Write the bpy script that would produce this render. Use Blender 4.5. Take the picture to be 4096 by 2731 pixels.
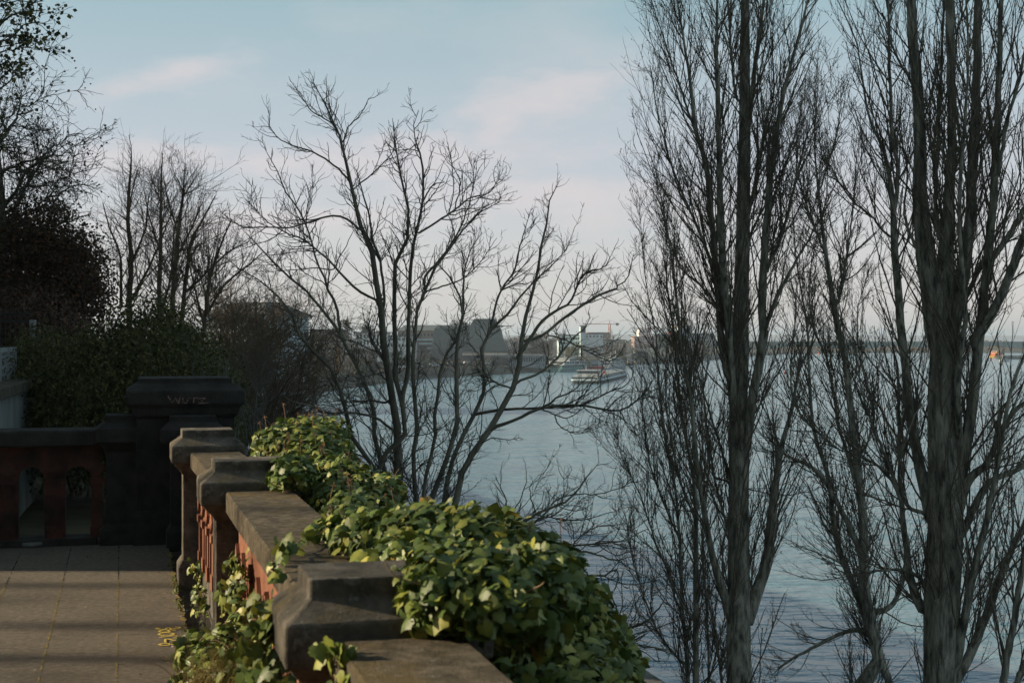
import bpy, math, random
import numpy as np
from mathutils import Vector
rd = math.radians
scene = bpy.context.scene
COL = scene.collection
for o in list(bpy.data.objects):
    bpy.data.objects.remove(o)

# ------------------------------------------------------------------ camera
HC = 1.65                      # eye height over the terrace paving
F = 5689.0                     # focal length in photo pixels (50 mm on 36 mm)
cam_d = bpy.data.cameras.new("camera"); cam = bpy.data.objects.new("camera", cam_d); COL.objects.link(cam)
cam.location = (0, 0, HC); cam.rotation_euler = (rd(90), 0, 0)
cam_d.lens = 50; cam_d.sensor_width = 36; cam_d.shift_y = -15.5/4096
cam_d.clip_start = 0.1; cam_d.clip_end = 40000
cam_d.dof.use_dof = True; cam_d.dof.focus_distance = 15.0; cam_d.dof.aperture_fstop = 7.5
scene.camera = cam

# ------------------------------------------------------------------ light
SUN_EL = 19.0
scene.view_settings.view_transform = 'Standard'
scene.view_settings.look = 'None'
scene.view_settings.exposure = 0.68
scene.view_settings.gamma = 1.0
W = bpy.data.worlds.new("World"); scene.world = W; W.use_nodes = True
nt = W.node_tree; nt.nodes.clear()
def wn(t, **k):
    n = nt.nodes.new(t)
    for a, b in k.items(): setattr(n, a, b)
    return n
def wl(a, b): nt.links.new(a, b)
w_out = wn('ShaderNodeOutputWorld'); w_bg = wn('ShaderNodeBackground'); w_bg.inputs[1].default_value = 1.0
sky = wn('ShaderNodeTexSky'); sky.sky_type = 'NISHITA'; sky.sun_disc = False
sky.sun_elevation = rd(SUN_EL); sky.sun_rotation = rd(-90)
sky.air_density = 1.0; sky.dust_density = 0.6; sky.ozone_density = 1.0
sc_ = wn('ShaderNodeVectorMath', operation='SCALE'); sc_.inputs[3].default_value = 0.075
wl(sky.outputs[0], sc_.inputs[0])
tc = wn('ShaderNodeTexCoord'); sep = wn('ShaderNodeSeparateXYZ'); wl(tc.outputs['Generated'], sep.inputs[0])
ramp = wn('ShaderNodeValToRGB'); wl(sep.outputs[2], ramp.inputs[0])
cr = ramp.color_ramp
cr.elements[0].position = 0.0; cr.elements[0].color = (0.455, 0.425, 0.43, 1)
cr.elements[1].position = 0.5; cr.elements[1].color = (0.15, 0.20, 0.23, 1)
for p, c in ((0.06, (0.43, 0.42, 0.44)), (0.12, (0.375, 0.395, 0.435)), (0.17, (0.32, 0.375, 0.41)), (0.25, (0.215, 0.33, 0.355)), (0.34, (0.20, 0.275, 0.30))):
    e = cr.elements.new(p); e.color = (*c, 1)
mx = wn('ShaderNodeMix', data_type='RGBA'); mx.inputs[0].default_value = 0.78
wl(sc_.outputs[0], mx.inputs[6]); wl(ramp.outputs[0], mx.inputs[7])
# thin pink clouds low in the sky
noise = wn('ShaderNodeTexNoise'); noise.inputs['Scale'].default_value = 5.5; noise.inputs['Detail'].default_value = 6
noise.inputs['Roughness'].default_value = 0.55
fine = wn('ShaderNodeTexNoise'); fine.inputs['Scale'].default_value = 16; fine.inputs['Detail'].default_value = 8; fine.inputs['Roughness'].default_value = .6
mp = wn('ShaderNodeMapping'); mp.inputs['Scale'].default_value = (1, 1, 2.6); mp.inputs['Location'].default_value = (0.35, 0.1, 0.3)
wl(tc.outputs['Generated'], mp.inputs[0]); wl(mp.outputs[0], noise.inputs[0]); wl(mp.outputs[0], fine.inputs[0])
def spot(sx, sy, rx, ry, rot):
    m = wn('ShaderNodeMapping', vector_type='POINT')
    c = Vector(((sx-2048)/F, 1, (1350-sy)/F)).normalized()
    sub = wn('ShaderNodeVectorMath', operation='SUBTRACT'); sub.inputs[1].default_value = c
    add = wn('ShaderNodeMix', data_type='VECTOR'); add.inputs[0].default_value = 0.035
    wl(tc.outputs['Generated'], sub.inputs[0])
    wl(sub.outputs[0], m.inputs[0])
    m.inputs['Rotation'].default_value = (0, rd(rot), 0)
    s = wn('ShaderNodeVectorMath', operation='MULTIPLY'); s.inputs[1].default_value = (F/rx, 1.0, F/ry)
    wl(m.outputs[0], s.inputs[0])
    nz = wn('ShaderNodeVectorMath', operation='MULTIPLY_ADD'); nz.inputs[1].default_value = (2.6, 2.6, 2.6)
    wl(fine.outputs['Color'], nz.inputs[0]); wl(s.outputs[0], nz.inputs[2])
    sb = wn('ShaderNodeVectorMath', operation='SUBTRACT'); sb.inputs[1].default_value = (1.3, 1.3, 1.3); wl(nz.outputs[0], sb.inputs[0])
    ln = wn('ShaderNodeVectorMath', operation='LENGTH'); wl(sb.outputs[0], ln.inputs[0])
    r = wn('ShaderNodeMapRange', interpolation_type='SMOOTHSTEP')
    r.inputs[1].default_value = 1.35; r.inputs[2].default_value = 0.0; r.inputs[3].default_value = 0; r.inputs[4].default_value = 1
    wl(ln.outputs[1], r.inputs[0]); return r.outputs[0]
acc = None
for a in ((700, 300, 330, 75, 14), (2180, 400, 430, 150, 22), (1500, 640, 900, 90, 4), (500, 640, 500, 70, 3), (2300, 800, 800, 110, -5), (1100, 880, 900, 80, 3)):
    v = spot(*a)
    if acc is None: acc = v
    else:
        mm = wn('ShaderNodeMath', operation='MAXIMUM'); wl(acc, mm.inputs[0]); wl(v, mm.inputs[1]); acc = mm.outputs[0]
big = wn('ShaderNodeMapRange'); big.inputs[1].default_value = .48; big.inputs[2].default_value = .72; big.inputs[3].default_value = 0; big.inputs[4].default_value = .45
wl(noise.outputs[0], big.inputs[0])
mm = wn('ShaderNodeMath', operation='MAXIMUM'); wl(acc, mm.inputs[0]); wl(big.outputs[0], mm.inputs[1])
ms = wn('ShaderNodeMath', operation='MULTIPLY'); ms.inputs[1].default_value = .60; wl(mm.outputs[0], ms.inputs[0])
mx2 = wn('ShaderNodeMix', data_type='RGBA'); wl(ms.outputs[0], mx2.inputs[0]); wl(mx.outputs[2], mx2.inputs[6]); mx2.inputs[7].default_value = (0.485, 0.435, 0.435, 1)
wl(mx2.outputs[2], w_bg.inputs[0]); wl(w_bg.outputs[0], w_out.inputs[0])
W["kind"] = "structure"

sd = bpy.data.lights.new("sun", 'SUN'); sd.energy = 5.0; sd.angle = rd(0.5); sd.color = (1.0, 0.80, 0.56)
sun = bpy.data.objects.new("sun", sd); COL.objects.link(sun)
S = Vector((-math.cos(rd(SUN_EL)), 0.0, math.sin(rd(SUN_EL))))
sun.rotation_euler = S.to_track_quat('Z', 'Y').to_euler()

# ------------------------------------------------------------------ helpers
TH = rd(15.3); CT, ST = math.cos(TH), math.sin(TH)
def PX(sx, sy, Y): return ((sx-2048)/F*Y, Y, HC-(sy-1350)/F*Y)
def WL(D, L, z=0): return (-ST*D+CT*L, CT*D+ST*L, z)          # along the balustrade, across it
def imgL(sx, D):
    k = (sx-2048)/F; return D*(ST+k*CT)/(CT-k*ST)
def wloc(o):
    v = Vector((0, 0, 0))
    while o is not None: v += Vector(o.location); o = o.parent
    return v
def thing(name, label, cat, loc=(0, 0, 0), group=None):
    o = bpy.data.objects.new(name, None); COL.objects.link(o); o.location = loc; o.empty_display_size = .2
    tag(o, label, cat, group); return o
def tag(o, label=None, cat=None, group=None, kind=None):
    if label: o["label"] = label
    if cat: o["category"] = cat
    if group: o["group"] = group
    if kind: o["kind"] = kind
    return o
def mk(name, V, Fs, mat, parent=None, smooth=False, attr=None):
    """link verts/faces (world coordinates) as one mesh object under parent"""
    V = np.asarray(V, dtype=np.float32).reshape(-1, 3)
    off = np.array(wloc(parent)) if parent is not None else np.zeros(3)
    V = V-off.astype(np.float32)
    me = bpy.data.meshes.new(name)
    if isinstance(Fs, np.ndarray):
        k = Fs.shape[1]; n = len(Fs)
        me.vertices.add(len(V)); me.vertices.foreach_set('co', V.ravel())
        me.loops.add(n*k); me.loops.foreach_set('vertex_index', Fs.astype(np.int32).ravel())
        me.polygons.add(n); me.polygons.foreach_set('loop_start', np.arange(0, n*k, k, dtype=np.int32))
        me.polygons.foreach_set('loop_total', np.full(n, k, dtype=np.int32))
        me.update(calc_edges=True)
    else:
        me.from_pydata(V.tolist(), [], Fs)
    if smooth: me.polygons.foreach_set('use_smooth', np.ones(len(me.polygons), dtype=bool))
    if attr is not None:
        a = me.attributes.new('tint', 'FLOAT', 'POINT'); a.data.foreach_set('value', np.asarray(attr, dtype=np.float32))
    o = bpy.data.objects.new(name, me); COL.objects.link(o)
    if mat is not None: me.materials.append(mat)
    if parent is not None: o.parent = parent
    me.update()
    return o
def bevel(o, w=.008, s=2):
    m = o.modifiers.new('bevel', 'BEVEL'); m.width = w; m.segments = s; m.limit_method = 'ANGLE'; m.angle_limit = rd(25); return o
def weather(o, levels=3, amp=.006, size=.05):
    m = o.modifiers.new('cut', 'SUBSURF'); m.subdivision_type = 'SIMPLE'; m.levels = levels; m.render_levels = levels
    for k, (s, am) in enumerate(((size, amp), (size*.28, amp*.45))):
        t = bpy.data.textures.get('pitting_%d_%d' % (s*1e4, k)) or bpy.data.textures.new('pitting_%d_%d' % (s*1e4, k), 'CLOUDS'); t.noise_scale = s; t.noise_depth = 3
        d = o.modifiers.new('pitting', 'DISPLACE'); d.texture = t; d.strength = am; d.mid_level = .5; d.texture_coords = 'LOCAL'
    return o
class MB:
    def __init__(s): s.v = []; s.f = []
    def prism(s, rings):
        """closed solid through rings of equal count"""
        n = len(rings[0]); b = len(s.v)
        for r in rings: s.v += [tuple(p) for p in r]
        for i in range(len(rings)-1):
            for j in range(n):
                k = (j+1) % n
                s.f.append((b+i*n+j, b+i*n+k, b+(i+1)*n+k, b+(i+1)*n+j))
        s.f.append(tuple(b+j for j in reversed(range(n)))); s.f.append(tuple(b+(len(rings)-1)*n+j for j in range(n)))
        return s
    def box(s, x0, x1, y0, y1, z0, z1, fn=None):
        q = [(x0, y0), (x1, y0), (x1, y1), (x0, y1)]
        R = [[(a, b, z) for a, b in q] for z in (z0, z1)]
        if fn: R = [[fn(*p) for p in r] for r in R]
        return s.prism(R)
    def cyl(s, p0, p1, r0, r1=None, n=10):
        r1 = r0 if r1 is None else r1
        p0 = Vector(p0); p1 = Vector(p1); t = (p1-p0).normalized()
        u = t.cross(Vector((0, 0, 1)) if abs(t.z) < .9 else Vector((1, 0, 0))).normalized(); w = t.cross(u)
        R = [[tuple(p+r*(math.cos(a)*u+math.sin(a)*w)) for a in [2*math.pi*i/n for i in range(n)]] for p, r in ((p0, r0), (p1, r1))]
        return s.prism(R)
    def build(s, name, mat, parent=None, smooth=False): return mk(name, s.v, s.f, mat, parent, smooth)
def boxo(name, mat, parent, x0, x1, y0, y1, z0, z1, fn=None, bv=0):
    o = MB().box(x0, x1, y0, y1, z0, z1, fn).build(name, mat, parent)
    if bv: bevel(o, bv)
    return o
def stack(prof, D0, D1, L0, L1):
    """rectangular mouldings: prof = [(inset, z)...] in the balustrade's frame"""
    m = MB(); R = []
    for ins, z in prof:
        R.append([WL(D0+ins, L0+ins, z), WL(D0+ins, L1-ins, z), WL(D1-ins, L1-ins, z), WL(D1-ins, L0+ins, z)])
    return m.prism(R)
def copy_tree(o, parent=None):
    c = o.copy(); COL.objects.link(c)
    if parent is not None: c.parent = parent
    for ch in list(o.children): copy_tree(ch, c)
    return c

# ------------------------------------------------------------------ materials
def mat(name, col, rough=.8, spec=.3, metal=0, ramp=None, scale=4, detail=6, bump=0, bscale=30, coord='Object', stretch=(1, 1, 1), patch=None, tint=None, trans=0, nrough=.6):
    m = bpy.data.materials.new(name); m.use_nodes = True; t = m.node_tree; p = t.nodes['Principled BSDF']
    p.inputs['Roughness'].default_value = rough; p.inputs['Specular IOR Level'].default_value = spec; p.inputs['Metallic'].default_value = metal
    p.inputs['Base Color'].default_value = (*col, 1)
    N = t.nodes.new; Lk = t.links.new
    tcn = N('ShaderNodeTexCoord'); mpn = N('ShaderNodeMapping'); mpn.inputs['Scale'].default_value = stretch
    Lk(tcn.outputs[coord], mpn.inputs[0])
    out = None
    if ramp:
        n = N('ShaderNodeTexNoise'); n.inputs['Scale'].default_value = scale; n.inputs['Detail'].default_value = detail; n.inputs['Roughness'].default_value = nrough
        Lk(mpn.outputs[0], n.inputs[0]); r = N('ShaderNodeValToRGB'); Lk(n.outputs[0], r.inputs[0])
        e = r.color_ramp.elements
        e[0].position = ramp[0][0]; e[0].color = (*ramp[0][1], 1); e[1].position = ramp[-1][0]; e[1].color = (*ramp[-1][1], 1)
        for q, c in ramp[1:-1]: k = e.new(q); k.color = (*c, 1)
        out = r.outputs[0]
    if tint:   # tint: colour ramp over the per-leaf attribute
        a = N('ShaderNodeAttribute'); a.attribute_name = 'tint'; r = N('ShaderNodeValToRGB'); Lk(a.outputs['Fac'], r.inputs[0])
        e = r.color_ramp.elements
        e[0].position = tint[0][0]; e[0].color = (*tint[0][1], 1); e[1].position = tint[-1][0]; e[1].color = (*tint[-1][1], 1)
        for q, c in tint[1:-1]: k = e.new(q); k.color = (*c, 1)
        out = r.outputs[0]
    if patch:  # list of (scale, lo, hi, colour, amount[, upward only])
        for i, pt in enumerate(patch):
            s, lo, hi, c, am = pt[:5]
            n = N('ShaderNodeTexNoise'); n.inputs['Scale'].default_value = s; n.inputs['Detail'].default_value = 7; n.inputs['Roughness'].default_value = .65
            off = N('ShaderNodeVectorMath'); off.operation = 'ADD'; off.inputs[1].default_value = (3.7*i+1, 1.3*i, 2.1*i)
            Lk(mpn.outputs[0], off.inputs[0]); Lk(off.outputs[0], n.inputs[0])
            r = N('ShaderNodeMapRange'); r.inputs[1].default_value = lo; r.inputs[2].default_value = hi; r.inputs[4].default_value = am
            Lk(n.outputs[0], r.inputs[0]); f = r.outputs[0]
            if len(pt) > 5:
                g = N('ShaderNodeNewGeometry'); sp = N('ShaderNodeSeparateXYZ'); Lk(g.outputs['True Normal'], sp.inputs[0])
                rr = N('ShaderNodeMapRange'); rr.inputs[1].default_value = .3; rr.inputs[2].default_value = .8; Lk(sp.outputs[2], rr.inputs[0])
                mu = N('ShaderNodeMath'); mu.operation = 'MULTIPLY'; Lk(f, mu.inputs[0]); Lk(rr.outputs[0], mu.inputs[1]); f = mu.outputs[0]
            x = N('ShaderNodeMix'); x.data_type = 'RGBA'; Lk(f, x.inputs[0])
            if out is None: x.inputs[6].default_value = (*col, 1)
            else: Lk(out, x.inputs[6])
            x.inputs[7].default_value = (*c, 1); out = x.outputs[2]
    if out is not None: Lk(out, p.inputs['Base Color'])
    if bump:
        n = N('ShaderNodeTexNoise'); n.inputs['Scale'].default_value = bscale; n.inputs['Detail'].default_value = 8; n.inputs['Roughness'].default_value = .7
        Lk(mpn.outputs[0], n.inputs[0]); b = N('ShaderNodeBump'); b.inputs['Strength'].default_value = min(1, bump); b.inputs['Distance'].default_value = .02*max(1, bump)
        Lk(n.outputs[0], b.inputs['Height']); Lk(b.outputs[0], p.inputs['Normal'])
    if trans:
        tr = N('ShaderNodeBsdfTranslucent'); ms_ = N('ShaderNodeMixShader'); ms_.inputs[0].default_value = trans
        if out is not None: Lk(out, tr.inputs[0])
        else: tr.inputs[0].default_value = (*col, 1)
        Lk(p.outputs[0], ms_.inputs[1]); Lk(tr.outputs[0], ms_.inputs[2]); Lk(ms_.outputs[0], t.nodes['Material Output'].inputs[0])
    return m

M = {}
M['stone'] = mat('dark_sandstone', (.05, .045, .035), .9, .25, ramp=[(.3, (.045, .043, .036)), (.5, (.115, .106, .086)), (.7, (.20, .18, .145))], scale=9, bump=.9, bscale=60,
                 patch=[(5, .52, .64, (.19, .15, .06), .6, 1), (11, .60, .66, (.27, .26, .22), .6), (8, .54, .64, (.035, .034, .03), .75), (45, .64, .68, (.35, .35, .32), .5)])
M['railstone'] = mat('brown_rail_stone', (.1, .09, .07), .92, .2, ramp=[(.32, (.060, .052, .038)), (.5, (.13, .112, .080)), (.66, (.22, .19, .14))], scale=16, bump=1.4, bscale=90, nrough=.75,
                     patch=[(4, .5, .62, (.20, .15, .055), .55, 1), (22, .60, .66, (.30, .29, .25), .6, 1), (9, .60, .68, (.05, .045, .035), .7)])
M['stonedark'] = mat('shaded_sandstone', (.03, .028, .025), .85, .3, ramp=[(.3, (.012, .013, .012)), (.7, (.040, .041, .037))], scale=7, bump=.8, bscale=50,
                     patch=[(6, .56, .70, (.07, .085, .075), .6, 1), (30, .68, .72, (.2, .21, .2), .5)])  # darker copy of the sandstone, with the shade of the far end in its colour
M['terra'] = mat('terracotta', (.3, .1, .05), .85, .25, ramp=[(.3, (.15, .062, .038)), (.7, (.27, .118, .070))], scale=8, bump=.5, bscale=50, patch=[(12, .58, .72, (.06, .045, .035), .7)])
M['terradark'] = mat('shaded_terracotta', (.1, .03, .02), .9, .25, ramp=[(.38, (.022, .015, .012)), (.7, (.10, .040, .028))], scale=6, bump=.5, bscale=50)  # darker copy of the terracotta, coloured for the shaded end of the terrace
M['pave'] = mat('worn_concrete_slab', (.15, .13, .1), .9, .2, ramp=[(.3, (.105, .095, .078)), (.5, (.175, .155, .122)), (.72, (.29, .25, .19))], scale=26, detail=9, bump=1.0, bscale=160, nrough=.75,
                patch=[(1.2, .48, .7, (.085, .08, .068), .6), (60, .62, .70, (.30, .27, .22), .45), (3, .62, .72, (.15, .125, .06), .4)])
M['joint'] = mat('mossy_joint', (.2, .16, .05), .95, .1, ramp=[(.35, (.09, .08, .05)), (.6, (.25, .19, .065))], scale=14)
M['crack'] = mat('dark_joint', (.04, .036, .03), .95, .1)
M['gutter'] = mat('damp_gutter', (.05, .045, .035), .9, .3, ramp=[(.35, (.022, .02, .016)), (.65, (.085, .075, .058))], scale=18, bump=1, bscale=60)
M['paint'] = mat('yellow_marking_paint', (.45, .33, .06), .8, .2, ramp=[(.30, (.30, .24, .09)), (.45, (.62, .48, .09))], scale=60)
M['chalk'] = mat('scratched_letter', (.17, .12, .10), .9, .1, ramp=[(.35, (.08, .06, .05)), (.6, (.25, .17, .15))], scale=60)
M['plaster'] = mat('pale_weathered_plaster', (.3, .33, .32), .9, .2, ramp=[(.35, (.10, .115, .11)), (.6, (.23, .265, .26))], scale=3, stretch=(1, 1, .25), bump=.6, bscale=25,
                   patch=[(4, .55, .7, (.09, .085, .06), .8), (1.1, .5, .62, (.05, .055, .045), .6)])
M['coping'] = mat('mossy_coping', (.06, .06, .045), .9, .2, ramp=[(.35, (.04, .04, .03)), (.65, (.10, .10, .07))], scale=8, bump=.6)
M['iron'] = mat('dark_iron', (.035, .042, .042), .6, .4)
M['rail'] = mat('pale_metal', (.28, .33, .34), .5, .4)
M['bark'] = mat('grey_bark', (.05, .05, .045), .9, .2, ramp=[(.3, (.095, .10, .076)), (.7, (.25, .245, .185))], scale=5, stretch=(1, 1, .3), bump=1, bscale=18)
M['poplar'] = mat('furrowed_poplar_bark', (.05, .05, .045), .9, .2, ramp=[(.36, (.055, .060, .046)), (.47, (.185, .19, .148)), (.62, (.36, .355, .28))], scale=7, stretch=(1.6, 1.6, .30), bump=1.6, bscale=11)
M['twig'] = mat('dark_twig', (.11, .108, .082), .85, .2)
M['bud'] = mat('brown_twig', (.13, .115, .082), .85, .2)
M['browntwig'] = mat('russet_twig', (.075, .058, .040), .9, .15, ramp=[(.35, (.09, .072, .052)), (.65, (.18, .145, .10))], scale=2)
M['paletwig'] = mat('pale_dead_twig', (.11, .12, .105), .9, .15)
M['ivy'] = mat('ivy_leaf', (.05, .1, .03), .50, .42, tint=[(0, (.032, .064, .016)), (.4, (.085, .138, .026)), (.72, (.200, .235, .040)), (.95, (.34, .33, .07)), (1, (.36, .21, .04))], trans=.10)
M['ivystem'] = mat('ivy_stem', (.20, .15, .09), .9, .15)
M['ivyfl'] = mat('dry_ivy_flower', (.24, .15, .09), .9, .15)
M['grass'] = mat('dry_grass', (.22, .17, .07), .9, .1)
M['ever'] = mat('evergreen_leaf', (.03, .05, .02), .55, .25, tint=[(0, (.022, .032, .012)), (.4, (.060, .072, .022)), (.75, (.14, .145, .045)), (1, (.24, .22, .09))], trans=.25)
M['dead'] = mat('brown_dry_leaf', (.06, .03, .02), .8, .15, tint=[(0, (.035, .034, .026)), (.6, (.10, .070, .046)), (.92, (.19, .095, .052)), (1, (.25, .11, .05))], trans=.35)
M['pinkbush'] = mat('mauve_leaf', (.1, .06, .06), .8, .15, tint=[(0, (.05, .042, .03)), (.6, (.115, .080, .060)), (1, (.26, .14, .09))], trans=.15)
M['soil'] = mat('slope_soil', (.05, .05, .03), .95, .1, ramp=[(.35, (.025, .028, .016)), (.65, (.07, .065, .04))], scale=1.5, bump=.6, bscale=6)
M['wallbrick'] = mat('terrace_wall', (.08, .07, .06), .9, .2, ramp=[(.35, (.04, .038, .03)), (.65, (.12, .105, .085))], scale=3, bump=.8, bscale=20)
M['ledge'] = mat('grey_ledge', (.18, .18, .17), .9, .2, ramp=[(.35, (.10, .105, .10)), (.65, (.21, .21, .20))], scale=10, bump=.6, patch=[(5, .5, .6, (.035, .05, .02), .9)])
# ------------------------------------------------------------------ growth tools (numpy)
def norm(a): return a/np.maximum(np.linalg.norm(a, axis=-1, keepdims=True), 1e-9)
def resample(P, R, n):
    P = np.asarray(P, float); R = np.asarray(R, float)
    # Catmull-Rom through the points, then even spacing
    Q = np.vstack([2*P[0]-P[1], P, 2*P[-1]-P[-2]]); RR = np.concatenate([[R[0]], R, [R[-1]]])
    out = []; ro = []
    for i in range(1, len(Q)-2):
        for t in np.linspace(0, 1, 8, endpoint=False):
            a, b, c, d = Q[i-1], Q[i], Q[i+1], Q[i+2]
            out.append(.5*((2*b)+(-a+c)*t+(2*a-5*b+4*c-d)*t*t+(-a+3*b-3*c+d)*t**3)); ro.append(RR[i]*(1-t)+RR[i+1]*t)
    out.append(P[-1]); ro.append(R[-1]); out = np.array(out); ro = np.array(ro)
    s = np.concatenate([[0], np.cumsum(np.linalg.norm(np.diff(out, axis=0), axis=1))]); q = np.linspace(0, s[-1], n)
    return np.stack([np.interp(q, s, out[:, k]) for k in range(3)], 1), np.interp(q, s, ro)
def tubes(sets, wob=0, rng=None):
    """sets: list of (P(B,n,3), R(B,n), sides) -> verts, quads"""
    VV = []; QQ = []; base = 0
    for P, R, k in sets:
        B, n, _ = P.shape
        T = norm(np.gradient(P, axis=1)); m = norm(T.mean(axis=1))
        ref = np.where(np.abs(m[:, 2:3]) < .8, np.array([[0, 0, 1.]]), np.array([[1., 0, 0]]))
        U = norm(np.cross(T, ref[:, None, :])); Wv = np.cross(T, U)
        a = np.arange(k)*2*math.pi/k
        r = R[:, :, None, None]
        if wob and rng is not None and k > 5: r = r*(1+wob*rng.standard_normal((B, n, k, 1)))
        V = P[:, :, None, :]+r*(np.cos(a)[None, None, :, None]*U[:, :, None, :]+np.sin(a)[None, None, :, None]*Wv[:, :, None, :])
        VV.append(V.reshape(-1, 3))
        i = np.arange(B)[:, None, None]*n*k; j = np.arange(n-1)[None, :, None]*k; q = np.arange(k)[None, None, :]; q2 = (q+1) % k
        A = base+i+j+q; Bq = base+i+j+q2
        QQ.append(np.stack([A, Bq, Bq+k, A+k], -1).reshape(-1, 4)); base += B*n*k
    return np.concatenate(VV), np.concatenate(QQ)
def grow(rng, par, count, tr=(.15, 1), ln=(1, 2), rel=False, ang=(25, 45), up=.3, wig=.12, n=6, rr=.55, rmin=.002, tip=.25, cap=9, side=None, taper_len=.5):
    P, R = par; B, m, _ = P.shape
    Ls = np.linalg.norm(np.diff(P, axis=1), axis=2).sum(1)
    pr = Ls/Ls.sum(); idx = rng.choice(B, count, p=pr); t = rng.uniform(tr[0], tr[1], count)
    x = t*(m-1); i0 = np.minimum(x.astype(int), m-2); f = (x-i0)[:, None]
    A = P[idx, i0]*(1-f)+P[idx, i0+1]*f; ra = R[idx, i0]*(1-f[:, 0])+R[idx, i0+1]*f[:, 0]
    T = norm(P[idx, i0+1]-P[idx, i0]); rnd = rng.standard_normal((count, 3))
    if side is not None: rnd = rnd*np.array(side)
    pp = norm(np.cross(np.cross(T, rnd), T)); an = np.radians(rng.uniform(ang[0], ang[1], count))[:, None]
    d = np.cos(an)*T+np.sin(an)*pp
    L = rng.uniform(ln[0], ln[1], count)*(Ls[idx] if rel else 1)*(1-taper_len*t); L = np.minimum(L, cap)
    out = [A]; s = (L/(n-1))[:, None]
    for k in range(n-1):
        d = norm(d+up*np.array([[0, 0, 1.]])/n+wig*rng.standard_normal((count, 3))); out.append(out[-1]+d*s)
    Q = np.stack(out, 1); r0 = np.maximum(np.minimum(ra*rr, L*.0055+rmin), rmin)
    tt = np.linspace(0, 1, n)[None, :]
    return Q, r0[:, None]*(1-(1-tip)*tt)
def merge(*ps):
    """join parents sets with same n"""
    return np.concatenate([p[0] for p in ps]), np.concatenate([p[1] for p in ps])
def trace(limbs, Y0, seed, drift=.6, n=20, snap=95):
    """limbs: list of lists (sx, sy, width in photo px); depth is continued from the limb it springs from"""
    rng = np.random.default_rng(seed); done = []; P = []; R = []
    for li in limbs:
        a = np.array(li, float); y0 = Y0
        best = snap; pt = None
        for (im, ys) in done:
            d = np.hypot(im[:, 0]-a[0, 0], im[:, 1]-a[0, 1]); k = d.argmin()
            if d[k] < best: best = d[k]; y0 = ys[k]; pt = (im[k, 0], im[k, 1], a[0, 2])
        if best < snap:
            li = [pt]+list(li) if best > 3 else li; a = np.array(li, float)
        run = np.concatenate([[0], np.cumsum(np.hypot(np.diff(a[:, 0]), np.diff(a[:, 1])))]); tot = run[-1]
        dr = rng.uniform(-drift, drift)*tot/1000
        ys = y0+dr*run/tot
        p = np.array([PX(x, y, yy) for (x, y, w), yy in zip(li, ys)]); r = a[:, 2]/2/F*ys*.93
        q, r = resample(p, r, n); P.append(q); R.append(r)
        done.append((np.stack([q[:, 0]/q[:, 1]*F+2048, 1350-(q[:, 2]-HC)/q[:, 1]*F], 1), q[:, 1]))
    return np.array(P), np.array(R)
def jitter(P, rng, amp):
    """small natural crookedness of the limbs"""
    n = P.shape[1]; J = rng.standard_normal(P.shape)*amp; J[:, 0] = 0
    return P+J
LEAF_IVY = np.array([(0, -.02, .02), (0, -.34, .03), (.17, -.49, -.04), (.40, -.42, -.13), (.42, -.22, -.10), (.50, -.04, -.16), (.34, .14, -.07), (.19, .36, -.06), (0, .64, -.17),
                     (-.19, .36, -.05), (-.34, .14, -.06), (-.50, -.04, -.12), (-.42, -.22, -.08), (-.40, -.42, -.10), (-.17, -.49, -.03)])
LEAF_OV = np.array([(0, 0, .04), (0, -.5, 0), (.22, -.1, -.05), (.16, .25, -.04), (0, .5, -.05), (-.16, .25, -.04), (-.22, -.1, -.05)])
def leaves(C, Nn, Td, size, tmpl, tint):
    """place leaf templates: centres, normals, tip directions"""
    k = len(tmpl); n = len(C)
    Z = norm(Nn); Y = norm(Td-(Td*Z).sum(-1, keepdims=True)*Z); X = np.cross(Y, Z); s = size[:, None, None]
    V = C[:, None, :]+s*(tmpl[None, :, 0:1]*X[:, None, :]+tmpl[None, :, 1:2]*Y[:, None, :]+tmpl[None, :, 2:3]*Z[:, None, :])
    tt = np.repeat(tint[:, None], k, 1); tt[:, 0] = np.minimum(tt[:, 0]+.16, .96); m = k-1
    f = np.array([(0, 1+j, 1+(j+1) % m) for j in range(m)])
    Fq = (np.arange(n)[:, None, None]*k+f[None]).reshape(-1, 3)
    return V.reshape(-1, 3), Fq, tt.ravel()
def quadleaf(C, Nn, Td, size, tint, w=.45):
    Z = norm(Nn); Y = norm(Td-(Td*Z).sum(-1, keepdims=True)*Z); X = np.cross(Y, Z); s = size[:, None]
    V = np.stack([C-Y*s*.5, C+X*s*w*.6, C+Y*s*.5+Z*s*.1, C-X*s*w*.6], 1)
    return V.reshape(-1, 3), (np.arange(len(C))[:, None]*4+np.arange(4)[None]), np.repeat(tint, 4)
def blob_points(rng, blobs, n, lo=.8, hi=1.05, deep=.72):
    """points in the shells of ellipsoids ((x,y,z),(rx,ry,rz)), outside the others' cores"""
    C = np.array([b[0] for b in blobs], float); Rr = np.array([b[1] for b in blobs], float)
    w = (Rr[:, 0]*Rr[:, 2]+Rr[:, 1]*Rr[:, 2]+Rr[:, 0]*Rr[:, 1]); i = rng.choice(len(blobs), n, p=w/w.sum())
    d = norm(rng.standard_normal((n, 3))); rad = rng.uniform(lo, hi, (n, 1))
    P = C[i]+d*Rr[i]*rad; Nn = norm(d/Rr[i])
    keep = np.ones(n, bool)
    for j in range(len(blobs)):
        q = (((P-C[j])/Rr[j])**2).sum(1) < deep**2; keep &= ~(q & (i != j))
    return P[keep], Nn[keep]

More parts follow.
